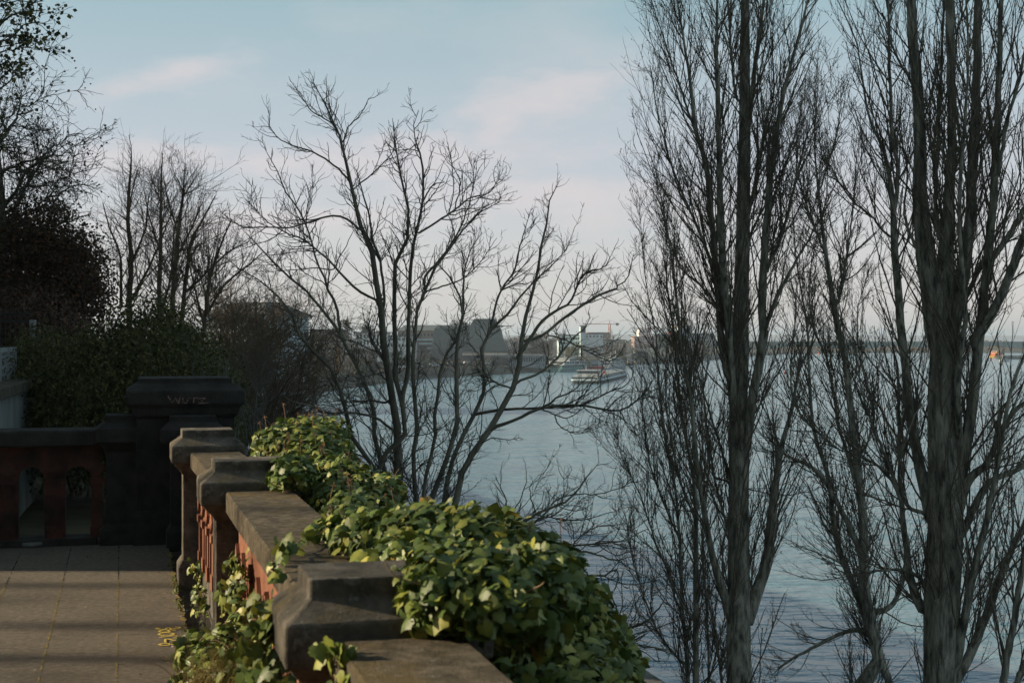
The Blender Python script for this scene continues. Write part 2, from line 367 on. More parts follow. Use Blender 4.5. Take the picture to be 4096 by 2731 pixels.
# ------------------------------------------------------------------ ground, river, far land
WZ = -12.35
def sheet(name, P, nx, mat_, kind='structure'):
    P = np.array(P, float).reshape(-1, 3); ny = len(P)//nx
    q = [(j*nx+i, j*nx+i+1, (j+1)*nx+i+1, (j+1)*nx+i) for j in range(ny-1) for i in range(nx-1)]
    o = mk(name, P, np.array(q), mat_, None, True); tag(o, kind=kind); return o
# near slope: s is the distance outward from the terrace edge
def ground_h(s, y):
    if s < -1.0: return -.12
    if s < .5: return -.12-1.9*(s+1)/1.5
    return max(-2.02-.82*(s-.5), WZ-1.5)
ss = [-300, -120, -60, -30, -15, -8, -4, -2, -1, -.5, 0, .5, 1.5, 3, 5, 7, 9, 11, 13, 15]
ys = [-25, -10, 0, 4, 8, 12, 16, 20, 25, 30, 36, 44, 54, 66, 80, 100, 130, 170, 220, 280, 330]
rr_ = random.Random(4)
sheet('ground', [(s-.22*y, y, ground_h(s, y)+(rr_.uniform(-.15, .15) if s > 1 and y > 14 else 0)-(6*min(1, max(0, (y-60)/120)) if s < 9 else 0)) for y in ys for s in ss], len(ss), M['soil'])
# far left bank and opposite shore as one land sheet behind a waterline
wl_pts = [(900, 120), (1010, 205), (1080, 270), (1150, 318), (1307, 367), (1480, 415), (1674, 477), (1850, 510), (2000, 538), (2250, 603), (2370, 637), (2560, 737), (2700, 796), (2860, 885), (3000, 1062), (3150, 1200), (3400, 1290), (3800, 1300), (4400, 1300), (5600, 1250), (9000, 1100)]
M['bank'] = mat('bank_stone', (.08, .08, .07), .9, .15, ramp=[(.3, (.026, .034, .026)), (.7, (.060, .068, .052))], scale=.12, bump=.3, bscale=.6)
M['land'] = mat('far_land', (.07, .07, .05), .95, .1, ramp=[(.3, (.03, .036, .025)), (.7, (.07, .068, .05))], scale=.02)
rows = []
for k, (dy, dx, z) in enumerate(((-2, 0, WZ-1), (0, 0, WZ), (14, -7, WZ+3.0), (19, -9, WZ+3.4), (900, -400, WZ+4.5), (9000, -3500, WZ+8))):
    for (sx, Y) in wl_pts:
        x = (sx-2048)/F*Y; f = 1 if Y < 1000 else .5
        zz = z if Y < 900 else WZ+(z-WZ)*.6
        rows.append((x+dx*(1 if sx < 2600 else 0), Y+dy, zz))
nx = len(wl_pts)
bk = [rows[j*nx:(j+1)*nx] for j in range(6)]
sheet('river_bank', sum(bk[0:4], []), nx, M['bank'])
sheet('far_ground', sum([[(x, y, z+.004) for x, y, z in bk[3]], bk[4], bk[5]], []), nx, M['land'])
# wooded ridge at the horizon
M['hill'] = mat('wooded_hill', (.10, .08, .075), 1, 0, ramp=[(.3, (.07, .06, .055)), (.7, (.13, .10, .09))], scale=.004)
hp = []
rr_ = random.Random(8)
for j in range(4):
    for i in range(80):
        x = -3500+i*120; y = 7000+j*500; h = [0, 26, 30, 0][j]
        hp.append((x, y, WZ+h*(1+.10*math.sin(i*.21)+.08*math.sin(i*.083+1))+(rr_.uniform(-2.5, 2.5) if j in (1, 2) else 0)))
sheet('hills', hp, 80, M['hill'])
# river
m = bpy.data.materials.new('river_water'); m.use_nodes = True; t = m.node_tree; p = t.nodes['Principled BSDF']
p.inputs['Base Color'].default_value = (.13, .24, .295, 1); p.inputs['Roughness'].default_value = .14; p.inputs['IOR'].default_value = 1.33
N = t.nodes.new; Lk = t.links.new
tcn = N('ShaderNodeTexCoord'); prev = None
for sc, st, dist, det in ((1.6, (.60, 1.0, 1), .22, 6), (.36, (.50, 1.0, 1), .85, 6), (.06, (.35, 1, 1), 2.4, 5)):
    mpn = N('ShaderNodeMapping'); mpn.inputs['Scale'].default_value = st; mpn.inputs['Rotation'].default_value = (0, 0, rd(8)); Lk(tcn.outputs['Object'], mpn.inputs[0])
    n = N('ShaderNodeTexNoise'); n.inputs['Scale'].default_value = sc; n.inputs['Detail'].default_value = det; Lk(mpn.outputs[0], n.inputs[0])
    b = N('ShaderNodeBump'); b.inputs['Strength'].default_value = 1; b.inputs['Distance'].default_value = dist; Lk(n.outputs[0], b.inputs['Height'])
    if prev: Lk(prev.outputs[0], b.inputs['Normal'])
    prev = b
Lk(prev.outputs[0], p.inputs['Normal']); M['water'] = m
o = mk('river', [(-3000, -400, WZ), (9000, -400, WZ), (9000, 9500, WZ), (-3000, 9500, WZ)], [(0, 1, 2, 3)], M['water']); tag(o, kind='structure')

# ------------------------------------------------------------------ terrace
def capL(D):   # inner face of the caps
    return float(np.interp(D, [0, 4, 7.17, 9.66, 11.5], [.39, .39, .37, .31, .285]))
o = mk('pavement', [WL(-3, -9, 0), WL(-3, .37, 0), WL(7, .36, 0), WL(9.6, .34, 0), WL(12.2, .35, 0), WL(12.2, -9, 0)], [(0, 1, 2, 3, 4, 5)], M['pave']); tag(o, kind='structure')
g = MB(); g.box(-3, 12.2, .30, .56, -.30, -.028, lambda a, b, c: WL(a, b, c)); o = g.build('gutter', M['gutter']); tag(o, kind='structure')
g = MB(); g.box(-3, 12.2, .50, .98, -9, -.012, lambda a, b, c: WL(a, b, c)); o = g.build('retaining_wall', M['wallbrick']); tag(o, 'dark stone retaining wall carrying the balustrade above the river slope', 'wall')
g = MB(); g.box(-3, 11.2, 2.05, 2.93, -5, -.27, lambda a, b, c: WL(a, b, c))
o = bevel(g.build('lower_wall', M['ledge']), .02); tag(o, 'grey mossy ledge of the lower wall outside the ivy, bottom right', 'wall')
def ribbon(name, pts, w, m_, z, seed, jag=.35, gaps=0):
    r = random.Random(seed); V = []; Q = []
    for (a, b) in zip(pts[:-1], pts[1:]):
        a = Vector(a); b = Vector(b); L = (b-a).length; n = max(2, int(L/.04)); d = (b-a).normalized(); s = Vector((-d.y, d.x, 0))
        for i in range(n):
            if r.random() < gaps: continue
            p0 = a+d*L*i/n; p1 = a+d*L*(i+1)/n; w0 = w*(1+jag*r.uniform(-1, 1)); k = len(V); j = r.uniform(-.15, .15)*w
            V += [p0+s*(w0+j), p0-s*(w0-j), p1-s*(w0-j), p1+s*(w0+j)]; Q.append((k, k+1, k+2, k+3))
    V = [(v[0], v[1], z) for v in V]
    return mk(name, V, Q, m_)
k = 0
for L in (-.03, -.393, -.755, -1.12, -1.48):
    o = ribbon('pavement_joint', [WL(0, L), WL(10.15, L)], .0042 if k else .0036, M['joint'], .0012, k, .8, .22); tag(o, kind='structure')
    o = ribbon('pavement_joint', [WL(10.1, L), WL(11.7, L)], .003, M['crack'], .0012, k, .8, .3); tag(o, kind='structure'); k += 1
for i, D in enumerate((5.3, 6.0, 6.72, 7.45, 8.18, 8.76, 9.40, 10.0, 10.7)):
    for j, L in enumerate((-.03, -.393, -.755, -1.12)):
        off = .33*(j % 2)
        o = ribbon('pavement_joint', [WL(D+off, L-.363+.363*1, 0), WL(D+off+.005, L+.36, 0)], .0016, M['crack'], .0020, i*9+j, .8, .35); tag(o, kind='structure')
o = ribbon('moss_strip', [WL(4, .365), WL(7, .353), WL(9.6, .333), WL(11.4, .345)], .011, M['joint'], .003, 77, .9, .12); tag(o, kind='structure')

# painted number on the slabs: strokes laid out on the ground where the photo shows them
def gpt(x, y):
    sx = 600+x/9.8; sy = 2450+y/9.8; Y = HC*F/(sy-1350); return ((sx-2048)/F*Y, Y)
strokes = [
 [(980, 572), (1120, 568), (1185, 590), (1150, 618), (1000, 632), (830, 645), (760, 600), (690, 600), (640, 620), (600, 655), (480, 662), (390, 668), (330, 620), (280, 605), (240, 612), (300, 645), (360, 665)],
 [(1010, 698), (900, 692), (780, 680), (650, 680), (480, 690), (380, 715), (345, 742), (420, 768), (580, 775), (740, 752), (770, 735), (700, 700), (600, 684)],
 [(560, 800), (420, 815), (330, 850), (400, 885), (560, 905), (800, 890), (950, 850), (860, 815), (700, 798), (560, 800)],
 [(430, 935), (470, 938)], [(360, 988), (520, 970), (760, 935), (900, 925), (1080, 932)],
 [(890, 1010), (1040, 1010), (1160, 1020), (1210, 1045), (1140, 1085), (1000, 1108), (900, 1108), (780, 1065), (680, 1050), (600, 1060), (590, 1120), (600, 1190)],
 [(790, 1240), (650, 1225), (480, 1232), (350, 1275), (420, 1300), (560, 1312), (720, 1290), (830, 1240), (960, 1195), (1120, 1185), (1250, 1220), (1180, 1265), (1000, 1288), (860, 1275), (790, 1240)]]
r = random.Random(3); V = []; Q = []
for si, st in enumerate(strokes):
    pts = [Vector((*gpt(x, y), 0)) for x, y in st]
    hw = .0062
    sm = []
    for i in range(len(pts)-1):
        for t in (0, .25, .5, .75): sm.append(pts[i].lerp(pts[i+1], t))
    sm.append(pts[-1])
    for i in range(len(sm)):
        d = (sm[min(i+1, len(sm)-1)]-sm[max(i-1, 0)]).normalized(); s = Vector((-d.y, d.x, 0)); w = hw*(1+r.uniform(-.2, .2))
        z = .0032+.0004*si
        V += [tuple(sm[i]+s*w+Vector((0, 0, z))), tuple(sm[i]-s*w+Vector((0, 0, z)))]
        if i: kk = len(V)-4; Q.append((kk, kk+1, kk+3, kk+2))
o = mk('painted_number', V, Q, M['paint']); tag(o, 'yellow survey number 360128 painted on the paving beside the gutter', 'marking')

CAP = [(.000, .817), (.000, .928), (.070, .982), (.070, 1.032)]
def pier(parent, D, L0, w=.54, d=.40, st='stone', h=0):
    p = thing('pier', None, None, WL(D, L0, 0)); del_cat(p); p.parent = parent; p.location = Vector(WL(D, L0, 0))-wloc(parent)
    a = stack([(.072, .735), (.060, .760), (.022, .800), (.014, .817)]+[(.0, .819)]+CAP[1:], D, D+d, L0, L0+w).build('cap', M[st], p); bevel(a, .007); near = D < 8; weather(a, 4 if near else 3, .0028, .03)
    b = stack([(.078, .165), (.078, .737)], D, D+d, L0, L0+w).build('shaft', M[st], p); bevel(b, .005); weather(b, 4, .003, .04)
    c = stack([(.045, -.05), (.045, .12), (.074, .168)], D, D+d, L0, L0+w).build('base', M[st], p); bevel(c, .006)
    return p
def del_cat(o):
    for k in ('label', 'category'):
        if k in o: del o[k]
def arcade(name, m_, parent, fr, length, period, ow, th, z0, z1, zs, first=0.0, cols=True, cm=None, round_=True):
    """pierced panel: fr(u, t, z) places along/through/up"""
    mb = MB(); n = int(round(length/period)); period = length/n; ow = period*ow; r = ow/2; K = 8
    fp = MB(); V = fp.v; Q = fp.f
    def quad(a, b, c, d):
        k = len(V); V.extend([fr(*a), fr(*b), fr(*c), fr(*d)]); Q.append((k, k+1, k+2, k+3))
    for i in range(n):
        u0 = i*period; c = u0+period/2; a0 = c-r; a1 = c+r
        for t, fl in ((0, 1), (th, -1)):
            for (x0, x1) in ((u0, a0), (a1, u0+period)):
                q = [(x0, t, z0), (x1, t, z0), (x1, t, z1), (x0, t, z1)]; quad(*(q if fl > 0 else q[::-1]))
        prev = None
        for j in range(K+1):
            an = math.pi*(1-j/K); x = c+r*math.cos(an); z = zs+r*math.sin(an)
            if prev:
                for t, fl in ((0, 1), (th, -1)):
                    q = [(prev[0], t, prev[1]), (x, t, z), (x, t, z1), (prev[0], t, z1)]; quad(*(q if fl > 0 else q[::-1]))
                quad((prev[0], 0, prev[1]), (prev[0], th, prev[1]), (x, th, z), (x, 0, z))
            prev = (x, z)
        quad((a0, 0, z0), (a0, th, z0), (a0, th, zs), (a0, 0, zs)); quad((a1, 0, zs), (a1, th, zs), (a1, th, z0), (a1, 0, z0))
    o = fp.build(name, m_, parent)
    for i in range(n+1):
        if not cols: break
        u = i*period+(.03 if i == 0 else 0)-(.03 if i == n else 0); mc = MB(); w = (period-ow)*.30
        for (sa, t0, za, zb) in ((w*1.2, -.016, z0, z0+.09), (w*.80, -.009, z0+.09, zs-.045), (w*1.25, -.020, zs-.045, zs+.0), ):
            mc.box(u-sa, u+sa, t0, .001, za, zb, fr)
        mc.prism([[fr(u-w*1.5, tt, zs+.08), fr(u, tt, zs+.02), fr(u+w*1.5, tt, zs+.08), fr(u, tt, zs+.155)] for tt in (-.018, .002)])
        mc.build('colonnette', cm or m_, o)
    return o

bal = thing('stone_balustrade', 'long weathered stone balustrade with terracotta arches running from bottom centre to the dark corner', 'balustrade', WL(7.2, .6, 0))
for D, w in ((.2, .54), (3.575, .54), (7.17, .49), (9.66, .48)): pier(bal, D, capL(D), w)
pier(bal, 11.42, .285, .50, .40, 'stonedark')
runs = [(.6, 3.575), (3.975, 7.17), (7.57, 9.66), (10.06, 11.42)]
for a, b in runs:
    la, lb = capL(a)+.12, capL(b)+.12; Lr = b-a
    cuts = [a-.0, a+Lr*.5, b] if Lr < 3 else [a, b-.42, b]
    if b == 3.575: cuts = [a, b]
    for c0, c1 in zip(cuts[:-1], cuts[1:]):
        f = lambda D: la+(lb-la)*(D-a)/Lr
        g0 = c0+.002; g1 = c1-.002
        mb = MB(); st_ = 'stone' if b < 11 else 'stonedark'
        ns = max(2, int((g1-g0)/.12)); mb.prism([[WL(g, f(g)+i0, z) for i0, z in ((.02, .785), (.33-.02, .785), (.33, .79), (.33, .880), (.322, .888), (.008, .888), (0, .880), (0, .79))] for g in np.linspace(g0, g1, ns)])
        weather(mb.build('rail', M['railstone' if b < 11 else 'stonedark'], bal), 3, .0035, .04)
    th_ = math.atan2(lb-la, Lr)
    fr = lambda u, t, z, a=a, la=la, th_=th_: WL(a+u*math.cos(th_)-t*math.sin(th_)*0, la+.065+u*math.sin(th_)+t, z)
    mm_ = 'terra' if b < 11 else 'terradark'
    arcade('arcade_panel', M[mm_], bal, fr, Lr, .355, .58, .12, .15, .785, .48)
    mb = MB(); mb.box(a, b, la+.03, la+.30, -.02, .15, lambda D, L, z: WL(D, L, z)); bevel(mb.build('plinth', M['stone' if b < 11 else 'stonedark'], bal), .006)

# end parapet and big corner block
par = thing('end_parapet', 'dark end parapet with red arches coloured as in shade closing the terrace behind the path', 'parapet', WL(11.9, -.8, 0))
mb = MB(); mb.prism([[WL(11.76+i, -4.2, z), WL(11.76+i, -.20, z), WL(12.14-i, -.20, z), WL(12.14-i, -4.2, z)] for i, z in ((.02, .79), (0, .80), (0, .905), (.012, .92))])
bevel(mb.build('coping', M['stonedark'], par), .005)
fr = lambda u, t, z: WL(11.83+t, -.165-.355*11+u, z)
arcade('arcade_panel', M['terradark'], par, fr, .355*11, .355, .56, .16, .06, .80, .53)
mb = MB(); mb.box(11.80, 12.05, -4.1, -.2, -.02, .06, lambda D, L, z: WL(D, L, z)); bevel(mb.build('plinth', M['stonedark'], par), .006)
a0, a1 = imgL(382, 11.72), imgL(560, 11.72)
hp_ = thing('pier', None, None); del_cat(hp_); hp_.parent = par; hp_.location = Vector(WL(11.72, a0, 0))-wloc(par)
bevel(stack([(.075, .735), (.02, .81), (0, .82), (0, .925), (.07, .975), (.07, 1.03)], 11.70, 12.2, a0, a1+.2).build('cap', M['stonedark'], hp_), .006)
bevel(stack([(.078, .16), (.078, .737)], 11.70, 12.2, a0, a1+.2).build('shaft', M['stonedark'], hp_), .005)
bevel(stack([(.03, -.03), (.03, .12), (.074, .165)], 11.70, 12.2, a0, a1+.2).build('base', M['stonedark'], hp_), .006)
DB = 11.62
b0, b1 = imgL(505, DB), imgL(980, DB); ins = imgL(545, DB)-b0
blk = thing('corner_block', 'massive corner pier coloured as in shade with the word WUTZ scratched on its top block', 'pier', WL(DB, (b0+b1)/2, 0))
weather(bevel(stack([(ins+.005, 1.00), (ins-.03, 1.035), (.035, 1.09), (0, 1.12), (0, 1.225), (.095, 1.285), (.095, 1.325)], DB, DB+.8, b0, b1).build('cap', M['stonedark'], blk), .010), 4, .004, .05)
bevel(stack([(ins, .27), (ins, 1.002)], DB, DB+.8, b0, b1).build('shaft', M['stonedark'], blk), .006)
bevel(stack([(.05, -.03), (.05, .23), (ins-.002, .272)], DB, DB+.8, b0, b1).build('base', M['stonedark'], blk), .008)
# scratched letters on the cap face
LT = [[(1215, 330), (1245, 380), (1270, 345), (1290, 385), (1305, 335)], [(1322, 345), (1325, 378), (1352, 382), (1362, 345)],
      [(1372, 347), (1432, 345)], [(1403, 347), (1400, 390)], [(1428, 352), (1488, 345), (1460, 365), (1435, 385), (1508, 380)]]
V = []; Q = []; r = random.Random(5)
def fpt(x, y):
    sx = x/1.8085; sy = 1400+y/1.8085; L = imgL(sx, DB-.013); q = WL(DB-.013, L); return Vector((q[0], q[1], HC-(sy-1350)/F*q[1]))
for st in LT:
    pts = [fpt(*p) for p in st]; sm = []
    for i in range(len(pts)-1):
        for t in (0, .2, .4, .6, .8): sm.append(pts[i].lerp(pts[i+1], t))
    sm.append(pts[-1])
    for i in range(len(sm)-1):
        if r.random() < .08: continue
        d = (sm[i+1]-sm[i]).normalized(); s = d.cross(Vector((ST, -CT, 0))).normalized(); w = .0042*(1+r.uniform(-.4, .4)); k = len(V)
        V += [sm[i]+s*w, sm[i]-s*w, sm[i+1]-s*w, sm[i+1]+s*w]; Q.append((k, k+1, k+2, k+3))
mk('lettering', [tuple(v) for v in V], Q, M['chalk'], blk)
# pale disc lying in the first archway
c = Vector(WL(11.86, imgL(131, 11.86), .025)); o = MB().cyl(c-Vector((0, 0, .02)), c+Vector((0, 0, .014)), .102, .096, 28).build('round_lid', M['plaster'], None, True)
tag(o, 'pale round lid lying flat in the archway at the far left', 'lid')

# left garden wall with railings
gw = thing('garden_wall', 'pale weathered garden wall with mossy coping behind the parapet at the left edge', 'wall', (-5.1, 15.2, 0))
dirw = Vector((-.228, .974, 0)).normalized(); nrm = Vector((dirw.y, -dirw.x, 0)); pe = Vector(PX(137, 1500, 15.5)); pe.z = 0
def GW(u, t, z): q = pe-dirw*u+nrm*t; return (q.x, q.y, z)
boxo('wall_face', M['plaster'], gw, 0, 4.2, -.45, 0, -.12, 1.11, GW)
boxo('coping', M['coping'], gw, -.03, 4.2, -.50, .05, 1.11, 1.215, GW, .01)
rl = thing('handrail', 'pale metal handrail on top of the garden wall at the left edge', 'railing', GW(1, -.2, 1.215))
for z, w in ((1.52, .018), (1.45, .010), (1.34, .010), (1.27, .010)): boxo('bar', M['rail'], rl, 0, 4, -.21-w, -.21+w, z-w, z+w, GW)
for u in (.08, .75, 1.4, 2.1, 2.8, 3.5): boxo('post', M['rail'], rl, u-.012, u+.012, -.245, -.175, 1.21, 1.55, GW)
fe = thing('iron_fence', 'tall dark iron fence with upright bars and a concrete end post, upper left', 'fence', (-6.3, 18, 1.2))
y = 18.0
for i in range(16):
    x = PX(0, 0, y)[0]-.25+i*.055*1.15
    if x > PX(118, 0, y)[0]: break
    MB().cyl((x, y, 1.1), (x, y, 2.02), .008, .006, 6).build('bar', M['iron'], fe)
for sy in (1256, 1284, 1392): z = PX(0, sy, y)[2]; boxo('crossbar', M['iron'], fe, -7.2, PX(121, 0, y)[0], y-.012, y+.012, z-.012, z+.012)
x0, x1 = PX(121, 0, y)[0], PX(142, 0, y)[0]; boxo('end_post', M['rail'], fe, x0, x1, y-.04, y+.04, .9, PX(0, 1280, y)[2], None, .006)
# ------------------------------------------------------------------ ivy
def V2(vx, vy, Y): return PX(vx*1.7415, vy*1.7415, Y)
def ivy(name, label, blobs, n, size, seed, fs=.25, group=None, droop=.8, extra=None, inner=True, flowers=0, strands=()):
    rng = np.random.default_rng(seed); B = [(V2(*c), r) for c, r in blobs]
    root = thing(name, label, 'ivy', tuple(B[0][0]) if B else V2(*strands[0][0][0]), group)
    Vs = []; Fs = []; As = []; base = 0
    def put(C, Nn, Td, s, tn):
        nonlocal base
        v, f, a = leaves(C, Nn, Td, s, LEAF_IVY, tn); Vs.append(v); Fs.append(f+base); As.append(a); base += len(v)
    if B:
        P, Nn = blob_points(rng, B, n, .80, 1.10)
        k = len(P)
        nn = norm(Nn*.75+np.array([[-.28, -.15, .55]])+.62*rng.standard_normal((k, 3)))
        td = norm(np.array([[0, 0, -droop]])+.5*Nn+.55*rng.standard_normal((k, 3)))
        s = size*rng.uniform(.55, 1.25, k); put(P, nn, td, s, np.clip(rng.beta(2, 2.4, k)*.95+(rng.random(k) < .03)*.5, 0, 1))
        if inner:   # deeper, sparser layer that closes the mass
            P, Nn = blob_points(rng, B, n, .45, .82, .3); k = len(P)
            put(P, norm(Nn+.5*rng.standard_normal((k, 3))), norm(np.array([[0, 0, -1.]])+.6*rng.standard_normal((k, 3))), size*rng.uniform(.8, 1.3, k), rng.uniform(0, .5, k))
    st = []
    for pts, rad, cnt, sz in strands:
        Pm, Rm = resample(np.array([V2(*p) for p in pts]), np.full(len(pts), .0028), 24)
        Pm = Pm+rng.standard_normal(Pm.shape)*.006; v, q = tubes([(Pm[None], Rm[None], 5)]); mk('stem', v, q, M['ivystem'], root, True)
        t = rng.uniform(0, 23, cnt); i = np.minimum(t.astype(int), 22); C = Pm[i]+(Pm[i+1]-Pm[i])*(t-i)[:, None]+rng.standard_normal((cnt, 3))*np.array([[rad, rad*.6, rad]])
        nn = norm(np.array([[-.65, -.55, .35]])+.55*rng.standard_normal((cnt, 3)))
        put(C, nn, norm(np.array([[0, 0, -1.]])+.5*rng.standard_normal((cnt, 3))), sz*rng.uniform(.6, 1.25, cnt), np.clip(rng.beta(2, 2.2, cnt), 0, 1))
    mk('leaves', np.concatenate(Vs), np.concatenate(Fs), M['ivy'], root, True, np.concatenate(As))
    if B:
        P, Nn = blob_points(rng, B, 34, .5, .8); k = len(P); n_ = 7
        d = norm(Nn+np.array([[0, 0, .3]])+.4*rng.standard_normal((k, 3))); Q = [P]
        for j in range(n_-1): d = norm(d+.3*rng.standard_normal((k, 3))); Q.append(Q[-1]+d*size*.55)
        st.append((np.stack(Q, 1), np.full((k, n_), .0022), 4))
        for i in range(k): v, q = tubes([(st[-1][0][i:i+1], st[-1][1][i:i+1], 4)]); mk('sprig', v, q, M['ivystem'], root, True)
    if flowers:
        P, Nn = blob_points(rng, B, flowers*6, .95, 1.0, .9); P = P[Nn[:, 2] > .25][:flowers]; k = len(P)
        sets = []; tip = P+np.stack([rng.uniform(-.02, .02, k), rng.uniform(-.02, .02, k), rng.uniform(.04, .10, k)], 1)
        sets.append((np.stack([P, (P+tip)/2, tip], 1), np.full((k, 3), .0016), 4))
        for j in range(9):
            e = tip+norm(rng.standard_normal((k, 3))+[0, 0, .5])*.014*rng.uniform(.7, 1.3, (k, 1)); sets.append((np.stack([tip, (tip+e)/2, e], 1), np.tile([.0007, .0007, .0026], (k, 1)), 4))
        for i in range(k): v, q = tubes([(a_[i:i+1], b_[i:i+1], c_) for a_, b_, c_ in sets]); mk('flower_head', v, q, M['ivyfl'], root, True)
    return root
ivy('ivy', 'large glossy ivy mound spilling over the near stone pier to the lower wall', [
    ((820, 1230, 5.4), (.17, .22, .10)), ((760, 1225, 5.5), (.09, .12, .05)), ((900, 1250, 5.1), (.22, .26, .12)), ((1000, 1235, 5.0), (.20, .3, .12)), ((960, 1310, 4.6), (.20, .22, .13)), ((1110, 1270, 5.0), (.22, .35, .16)),
    ((1075, 1330, 3.85), (.20, .24, .10)), ((1020, 1385, 3.62), (.11, .10, .10)), ((960, 1340, 3.75), (.075, .10, .055)), ((1120, 1385, 3.65), (.13, .14, .09)), ((1210, 1380, 4.0), (.15, .22, .15)), ((1215, 1330, 5.0), (.20, .35, .16)), ((1290, 1440, 5.1), (.19, .35, .20)),
    ((1250, 1500, 4.9), (.22, .35, .18)), ((1340, 1540, 5.3), (.22, .4, .18)), ((1385, 1600, 5.5), (.12, .3, .12)), ((1240, 1600, 4.6), (.3, .3, .2)), ((1330, 1480, 6.3), (.22, .5, .18)), ((1400, 1520, 7.6), (.14, .5, .08))],
    9500, .046, 11, flowers=8, strands=[([(760, 1215, 5.3), (700, 1235, 5.2), (660, 1262, 4.9), (630, 1290, 4.6), (620, 1330, 4.35)], .018, 34, .048)])
ivy('ivy', 'sunlit ivy bush heaped behind the second pier with dry flower heads', [
    ((690, 1022, 8.6), (.27, .4, .16)), ((640, 1020, 8.8), (.12, .2, .06)), ((672, 1082, 7.15), (.11, .2, .09)), ((640, 1100, 7.0), (.06, .12, .04)), ((730, 1060, 8.3), (.22, .4, .16)), ((680, 1090, 7.9), (.16, .3, .09)), ((770, 1110, 7.7), (.22, .35, .14)), ((840, 1140, 7.5), (.20, .4, .13)), ((790, 1160, 7.1), (.16, .3, .10)), ((850, 1195, 7.0), (.17, .4, .10)), ((740, 1010, 9.0), (.18, .4, .14)), ((800, 1180, 6.5), (.1, .4, .1))],
    6500, .042, 12, flowers=45)
ivy('ivy', 'ivy curtain with big pale leaves hanging down the near pier beside the arches', [], 0, .05, 13,
    strands=[([(602, 1365, 3.95), (598, 1400, 3.9), (603, 1440, 3.85), (598, 1500, 3.8), (612, 1580, 3.7)], .020, 62, .052), ([(582, 1490, 4.1), (588, 1530, 4.0), (590, 1600, 3.9)], .04, 46, .058)])
ivy('ivy', 'ivy tangle climbing the terracotta arches from the gutter', [
    ((520, 1520, 5.6), (.13, .25, .12)), ((455, 1500, 5.9), (.09, .2, .09)), ((560, 1560, 5.2), (.12, .2, .12)), ((450, 1570, 5.6), (.10, .2, .06))], 900, .042, 14,
    strands=[([(540, 1275, 6.4), (545, 1320, 6.3), (535, 1370, 6.2), (545, 1430, 6.1), (520, 1480, 6.0)], .024, 170, .040), ([(545, 1400, 6.0), (545, 1430, 5.9), (535, 1490, 5.7)], .035, 80, .042),
             ([(510, 1375, 6.3), (535, 1380, 6.2)], .02, 18, .036), ([(500, 1450, 6.2), (540, 1470, 6.0), (600, 1550, 5.0)], .05, 110, .045)])
ivy('ivy', 'thin ivy tendril with a bare twig between the second and third piers', [], 0, .04, 15,
    strands=[([(441, 1296, 7.9), (452, 1315, 7.8), (460, 1345, 7.8), (458, 1385, 7.7), (470, 1425, 7.6)], .022, 80, .038)])
ivy('ivy', 'small ivy sprig standing in the shade under the nearest rail', [], 0, .05, 16,
    strands=[([(745, 1478, 3.45), (770, 1500, 3.4), (765, 1540, 3.38), (770, 1590, 3.3)], .022, 34, .046)])
rng = np.random.default_rng(31)
# dry grass at the foot of the arches
k = 120; A = np.array([V2(480, 1590, 5.0)])+rng.uniform(-1, 1, (k, 3))*[[.09, .12, .02]]; Q = [A]; d = norm(rng.standard_normal((k, 3))*[[.35, .35, .1]]+[[0, 0, 1]])
for j in range(5): d = norm(d+.12*rng.standard_normal((k, 3))-[[0, 0, .12]]); Q.append(Q[-1]+d*.035)
v, q = tubes([(np.stack(Q, 1), np.tile(np.linspace(.0013, .0004, 6), (k, 1)), 3)]); o = mk('grass_tuft', v, q, M['grass'], None, True); tag(o, 'tuft of dry straw coloured grass at the bottom edge beside the ivy', 'grass')

# ------------------------------------------------------------------ trees
def tree(name, label, limbs, Y0, seed, barkm, twigm, levels, loc, group=None, cat='tree', drift=.6, sides=10, n=20, trunkn=1, buds=0, jit=0, extra=None, snap=95, leafy=None, cat2=None):
    rng = np.random.default_rng(seed)
    P, R = trace(limbs, Y0, seed, drift, n, snap) if limbs else extra(rng)
    if jit: P = jitter(P, rng, jit)
    root = thing(name, label, cat, loc, group)
    v, q = tubes([(P[:trunkn], R[:trunkn], sides+4)], .03, rng); mk('trunk', v, q, barkm, root, True)
    for i in range(trunkn, len(P)):
        v, q = tubes([(P[i:i+1], R[i:i+1], sides)], .03, rng); mk('limb', v, q, barkm, root, True)
    par = (P, R); sets = []; ends = None
    for lv in levels:
        k = dict(lv); c = k.pop('count'); sd_ = k.pop('sides', 3); m_ = k.pop('mix', False)
        ch = grow(rng, par, c, **k); sets.append((ch[0], ch[1], sd_))
        if m_ and par[0].shape[1] == ch[0].shape[1]: par = merge(par, ch)
        else: par = ch
        ends = ch
    if buds:
        i = rng.choice(len(ends[0]), buds); t = rng.integers(1, ends[0].shape[1], buds); A = ends[0][i, t]; d = norm(rng.standard_normal((buds, 3))+[0, 0, .8]); L = rng.uniform(.02, .06, (buds, 1))
        sets.append((np.stack([A, A+d*L*.5, A+d*L], 1), np.tile([.004, .009, .002], (buds, 1)), 3))
    v, q = tubes(sets); mk('crown', v, q, twigm, root, True)
    if leafy:
        nl, sz, lm = leafy; i = rng.choice(len(ends[0]), nl); t = rng.integers(1, ends[0].shape[1], nl); A = ends[0][i, t]+.03*rng.standard_normal((nl, 3))
        v, f, a = quadleaf(A, rng.standard_normal((nl, 3)), rng.standard_normal((nl, 3))+[0, 0, -.8], sz*rng.uniform(.5, 1.3, nl), rng.random(nl), .8); mk('leaves', v, f, lm, root, False, a)
    return root
def z6(*p): return [(900+x/1.2541, 250+y/1.2541, w) for x, y, w in p]
def z3(*p): return [(1100+x/2.6133, 1150+y/2.6133, w) for x, y, w in p]
def z4(*p): return [(1900+x/2.6133, 1150+y/2.6133, w) for x, y, w in p]
